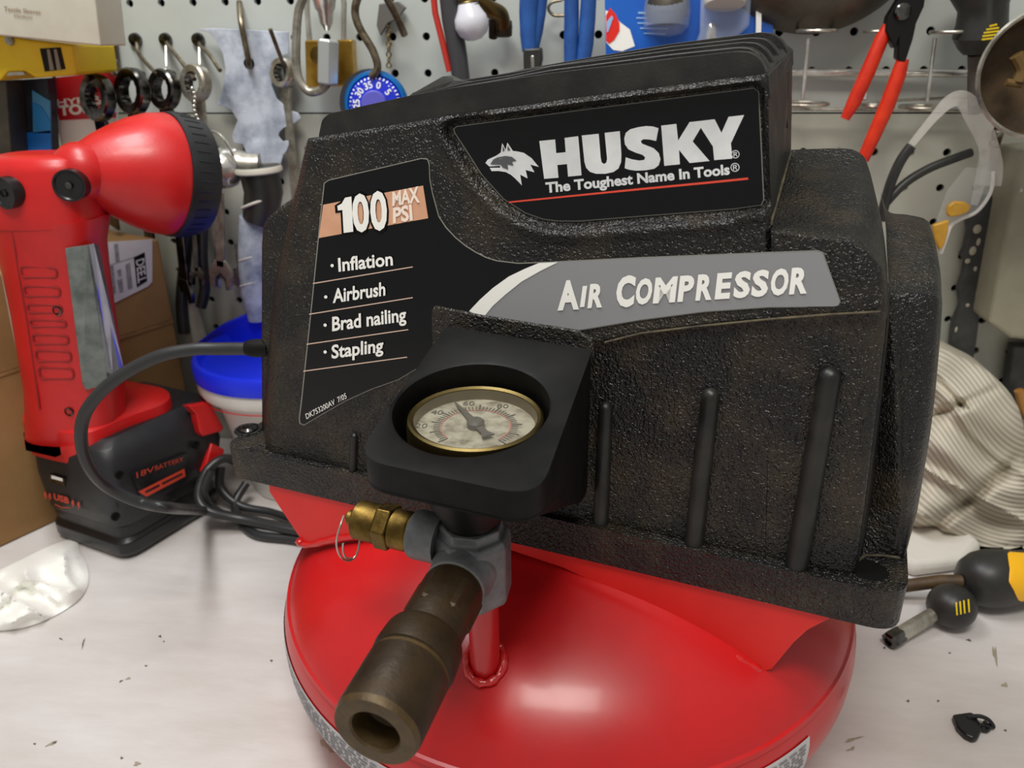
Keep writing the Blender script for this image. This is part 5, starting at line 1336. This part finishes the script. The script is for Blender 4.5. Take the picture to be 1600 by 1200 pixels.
MB().slab(wp([(1096, -30), (1176, -30), (1172, 40), (1150, 60), (1140, 88), (1080, 90), (1094, 50)], -.040), np.array([0, .009, 0])).build('blister_bubble', M_blist, bc, bevel=.002)
MB().lathe(W(1133, 2, -.044), (0, -.3, -1), [(.011, -.01), (.0135, 0), (.0128, .0024), (0, .003)], 28).build('pale_cap', M_wrap, bc)
MB().lathe(W(1110, 66, -.036), (0, 0, -1), [(.002, -.012), (.0036, -.010), (.0042, -.006), (.0042, .006)], 18).build('chrome_pin', M_chrome, bc)
MB().slab(wp([(1182, -30), (1191, -30), (1189, 60), (1181, 60)], -.034), np.array([0, .002, 0])).build('white_edge', M_labelw, bc, smooth=False)

# ---- bowl at the top
bw = thing('grinder_disc', 'dull olive metal disc rim reaching down into the top of the picture', 'disc', W(1290, 30, -.05))
MB().lathe(W(1288, -140, -.03), (0.05, -1, -.12), [(.071, 0), (.0725, .002), (.071, .006), (.060, .016), (.04, .022), (0, .024)], 72).build('disc_shell', M_olive, bw)

# ---- wire tool rack
rk_ = thing('wire_tool_rack', 'chrome wire tool rack with round loops on the right of the pegboard', 'tool rack', W(1400, 170, -.02))
MB().tube([W(1180, 113, -.008), W(1540, 115, -.008)], .0027, 12).build('rail', M_chrome, rk_)
MB().tube([W(1190, 170, -.014), W(1400, 172, -.014), W(1620, 175, -.014)], .0011, 8).build('rail', M_steel, rk_)
def loop(cx, cy, rx, ry, y0, stem=None):
    pts = []
    c = W(cx, cy, y0); R = rx * abs((c - CAM) @ FW) / FPX
    t_ = MB().torus(c, nrm((.0, .0, 1)), R, .0011, 30, 8).build('ring', M_steel, rk_)
    if stem: MB().tube([W(stem[0], stem[1], y0 + (0.008 if stem[3] > 100 else 0)), W(stem[2], stem[3], y0 + .002)], .0013, 8).build('upright', M_chrome, rk_)
loop(1276, 48, 29, 7, -.034, (1263, 60, 1254, 156))
loop(1254, 162, 38, 6, -.034)
loop(1378, 49, 26, 7, -.034, (1357, 120, 1351, 156))
loop(1362, 165, 20, 6, -.034)
loop(1488, 50, 31, 7, -.034, (1461, 60, 1448, 160))
loop(1440, 167, 32, 6, -.034)
loop(1580, 160, 32, 12, -.040)
MB().tube([W(1370, 158, -.03), W(1440, 155, -.02), W(1540, 150, -.01)], .0010, 8).build('brace_wire', M_steel, rk_)

# ---- red handled cutters
cu_ = thing('diagonal_cutters', 'black jawed cutters with two long orange red grips hanging in the wire rack', 'pliers', W(1360, 240, -.04))
MB().slab(wp([(1400, -30), (1450, -30), (1444, 10), (1432, 36), (1427, 60), (1414, 100), (1402, 92), (1404, 62), (1398, 76), (1384, 48), (1388, 26), (1404, 0)], -.052), np.array([0, .009, 0])).build('jaws', mat('blackened_steel', (40, 38, 38), .32, metal=.7), cu_, bevel=.0012)
MB().lathe(W(1410, 18, -.053), (0, -1, 0), [(.005, 0), (.005, .0012), (.004, .002), (0, .002)], 20).build('pivot_rivet', M_darkchrome, cu_)
MB().tube([W(1388, 40, -.046), W(1378, 60, -.046), W(1356, 112, -.046), W(1334, 160, -.046), W(1320, 186, -.046)], [.0034, .0044, .0048, .0046, .0030], 14).build('grip', M_pred, cu_)
MB().tube([W(1411, 92, -.048), W(1404, 116, -.048), W(1386, 165, -.048), W(1366, 210, -.048), W(1348, 250, -.048)], [.0038, .0048, .0050, .0047, .0040], 14).build('grip', M_pred, cu_)

# ---- hanging driver with yellow stripes
dr = thing('ratchet_screwdriver', 'black bulbous handled screwdriver with yellow stripe patch hanging in the rack', 'screwdriver', W(1535, 160, -.035))
MB().tube([W(1534, -40, -.040), W(1535, -14, -.040), W(1536, 12, -.040), W(1534, 34, -.040), W(1532, 56, -.040), W(1528, 76, -.038), W(1526, 86, -.038)], [.0195, .0185, .0145, .0150, .0165, .0120, .008], 28).build('handle', M_hblk, dr)
MB().tube([W(1527, 84, -.036), W(1529, 160, -.030)], .0058, 14).build('sleeve', mat('brown_grey_sleeve', (96, 88, 82), .5), dr)
MB().tube([W(1524, 110, -.030), W(1524, 176, -.026)], .0048, 14).build('shaft', M_hblk, dr)
st = MB()
for k, (x0, x1) in enumerate(((1546, 1558), (1541, 1561), (1537, 1561), (1535, 1560), (1534, 1558))):
    band_into(st, [(x0, 41 + k * 5.2), (x1, 38 + k * 5.2)], 2.8, lambda x, y: W(x, y, -.0570))
st.build('grip_stripe', M_yellow, dr)

# ---- big steel ring cup on the right edge
cu2 = thing('steel_cup', 'round steel rimmed cup with brown dark inside at the right edge', 'cup', W(1630, 120, -.06))
rcx = W(1640, 114, -.107); rax = nrm((-.30, -1, .10))
MB().lathe(rcx, rax, [(.031, -.036), (.0345, -.030), (.0365, 0), (.0375, .001), (.0362, .0022), (.0348, .0008), (.0332, -.028), (0, -.030)], 64).build('cup_wall', M_steel, cu2)
MB().lathe(rcx, rax, [(.0346, -.002), (.0329, -.027), (0, -.0285)], 48, caps=False).build('cup_inside', M_grimeshade, cu2)
MB().tube(bez([W(1572, 128, -.095), W(1582, 130, -.095), W(1596, 132, -.095)]), .0022, 10).build('brush_hair', mat('tan_bristle', (104, 80, 38), .7), cu2)
MB().tube(bez([W(1588, 86, -.095), W(1598, 108, -.095), W(1592, 128, -.095)]), .0040, 10).build('brush_hair', mat('tan_bristle', (104, 80, 38), .7), cu2)

# ---- safety glasses
gl = thing('safety_glasses', 'clear safety glasses with black temples and amber nose pads hanging on the rack', 'glasses', W(1490, 300, -.04))
def ribbon(path, wv, th, name, material, parent):
    P = cr_spline(path, 8); mb = MB(); rows = []
    for i, p in enumerate(P):
        t = nrm(P[min(i + 1, len(P) - 1)] - P[max(i - 1, 0)]); vd = nrm(p - CAM); s_ = nrm(np.cross(t, vd)); u = i / (len(P) - 1)
        w_ = np.interp(u, np.linspace(0, 1, len(wv)), wv); n_ = nrm(np.cross(t, s_))
        rows.append([p + s_ * w_ + n_ * th, p + s_ * w_ - n_ * th, p - s_ * w_ - n_ * th, p - s_ * w_ + n_ * th])
    mb.grid(rows, cu=True); mb.poly(rows[0]); mb.poly(rows[-1][::-1])
    return mb.build(name, material, parent)
ribbon([W(1424, 226, -.05), W(1440, 206, -.05), W(1462, 180, -.05), W(1482, 160, -.05), W(1500, 154, -.05), W(1514, 164, -.05), W(1528, 190, -.05), W(1542, 220, -.05), W(1550, 260, -.05), W(1546, 290, -.05)], [.0022, .0028, .0048, .0062, .0058, .0070], .0009, 'clear_frame', M_clear, gl)
ribbon([W(1532, 196, -.046), W(1538, 240, -.046), W(1530, 290, -.046), W(1522, 320, -.046)], [.002, .0032, .0034, .002], .0009, 'clear_frame', M_clear, gl)
MB().tube(cr_spline([W(1424, 228, -.05), W(1408, 250, -.05), W(1394, 280, -.05), W(1384, 312, -.05), W(1376, 345, -.05)], 6), .0034, 12).build('temple', M_hblk, gl)
MB().tube(cr_spline([W(1518, 238, -.038), W(1490, 248, -.04), W(1450, 264, -.042), W(1412, 288, -.046), W(1380, 322, -.05)], 6), [.0028] * 1 + [.0030] * 24, 12).build('temple', M_hblk, gl)
lens_o = [(1548, 262), (1552, 285), (1545, 308), (1527, 330), (1500, 343), (1484, 352), (1478, 370), (1470, 392), (1460, 380), (1462, 350), (1480, 300), (1510, 262)]
MB().slab([W(x, y, -.052 - .00004 * (x - 1460)) for x, y in lens_o], np.array([0, .0012, 0])).build('lens', glass_mat('clear_lens', (226, 226, 220), .04, .16), gl, smooth=False)
MB().tube(cr_spline([W(1552, 268, -.053), W(1548, 300, -.053), W(1527, 330, -.053), (W(1500, 343, -.053)), W(1486, 353, -.053), W(1478, 374, -.053), W(1470, 396, -.053)], 6), .0012, 8).build('lens_edge', glass_mat('bright_lens_edge', (236, 232, 226), .1, .85), gl)
MB().slab(wp([(1482, 322), (1492, 315), (1508, 316), (1518, 322), (1514, 332), (1498, 338), (1484, 340), (1480, 334)], -.060), np.array([0, .004, 0])).build('nose_pad', M_amber, gl, bevel=.001)
MB().slab(wp([(1458, 352), (1484, 344), (1482, 362), (1476, 384), (1468, 392), (1460, 372)], -.060), np.array([0, .004, 0])).build('nose_pad', M_amber, gl, bevel=.001)

# ---- ball catch, rough strap, grey box
bcx = thing('ball_catch', 'small brown metal catch with three shiny balls right of the glasses', 'catch', W(1560, 210, -.02))
MB().slab(wp([(1566, 180), (1577, 184), (1562, 232), (1550, 232), (1552, 206)], -.018), np.array([0, .003, 0])).build('catch_plate', M_grimeshade, bcx, smooth=False, bevel=.0006)
for x, y in ((1565, 193), (1559, 209), (1552, 225)): MB().sphere(W(x, y, -.020), .0030, 14).build('ball', M_steel, bcx)
sp = thing('rough_strap', 'dark ragged strap blotched with pale paint hanging left of the grey box', 'strap', W(1500, 560, -.01))
so = [(1530, 306), (1552, 306), (1550, 340), (1546, 380), (1540, 430), (1532, 490), (1526, 540), (1518, 580), (1478, 580), (1486, 540), (1490, 505), (1502, 478), (1498, 452), (1506, 430), (1510, 408), (1502, 400), (1508, 390), (1514, 360), (1512, 346), (1520, 330)]
MB().slab(wp(so, -.012), np.array([0, .008, 0])).build('strap_body', M_strap, sp, bevel=.0015, smooth=False)
for x, y, rx, ry in ((1527, 358, 6, 7), (1529, 378, 3, 6), (1520, 392, 5, 7), (1512, 408, 4, 4), (1527, 458, 2.5, 3), (1512, 477, 3, 3), (1524, 420, 2.5, 4), (1494, 515, 2, 5)):
    MB().lathe(W(x, y, -.0122), (0, -1, 0), [(0, .0006), (rx * .00035, .0005), (rx * .0005, 0)], 9, sq=ry / rx).build('paint_blotch', M_spot, sp)
gb = thing('grey_box', 'grey green metal box leaning on the pegboard at the right edge', 'box', W(1600, 540, -.03))
q = wp([(1594, 236), (1680, 236), (1680, 560), (1583, 528), (1546, 504)], -.045)
MB().slab(wp([(1597, 234), (1700, 226), (1690, 560), (1600, 531), (1580, 529), (1546, 506)], -.042), np.array([0, .036, 0])).build('box_body', M_gbox, gb, smooth=False, bevel=.0025)
MB().tube(wp([(1590, 245), (1570, 370), (1548, 500)], -.036), .0006, 6).build('edge_wire', M_darkchrome, gb)
MB().sphere(W(1595, 297, -.046), .0014, 10).build('rivet', M_steel, gb)
tag(MB().slab(wp([(1582, 540), (1640, 540), (1630, 640), (1594, 660), (1572, 610)], -.014), np.array([0, .01, 0])).build('dark_pouch', M_strap, None, bevel=.002), 'dark grey pouch hanging below the grey metal box', 'pouch')
tag(MB().tube(cr_spline([W(1592, 610, -.022), W(1600, 640, -.022), W(1612, 660, -.022)], 5), .0035, 10).build('wood_handle', mat('varnished_wood', (176, 124, 66), .4), None), 'short varnished wooden handle at the right edge above the striped cloth', 'handle')

#@@END@@
# ================================================================== finish
for o in bpy.data.objects:
    if '_o' in o: del o['_o']
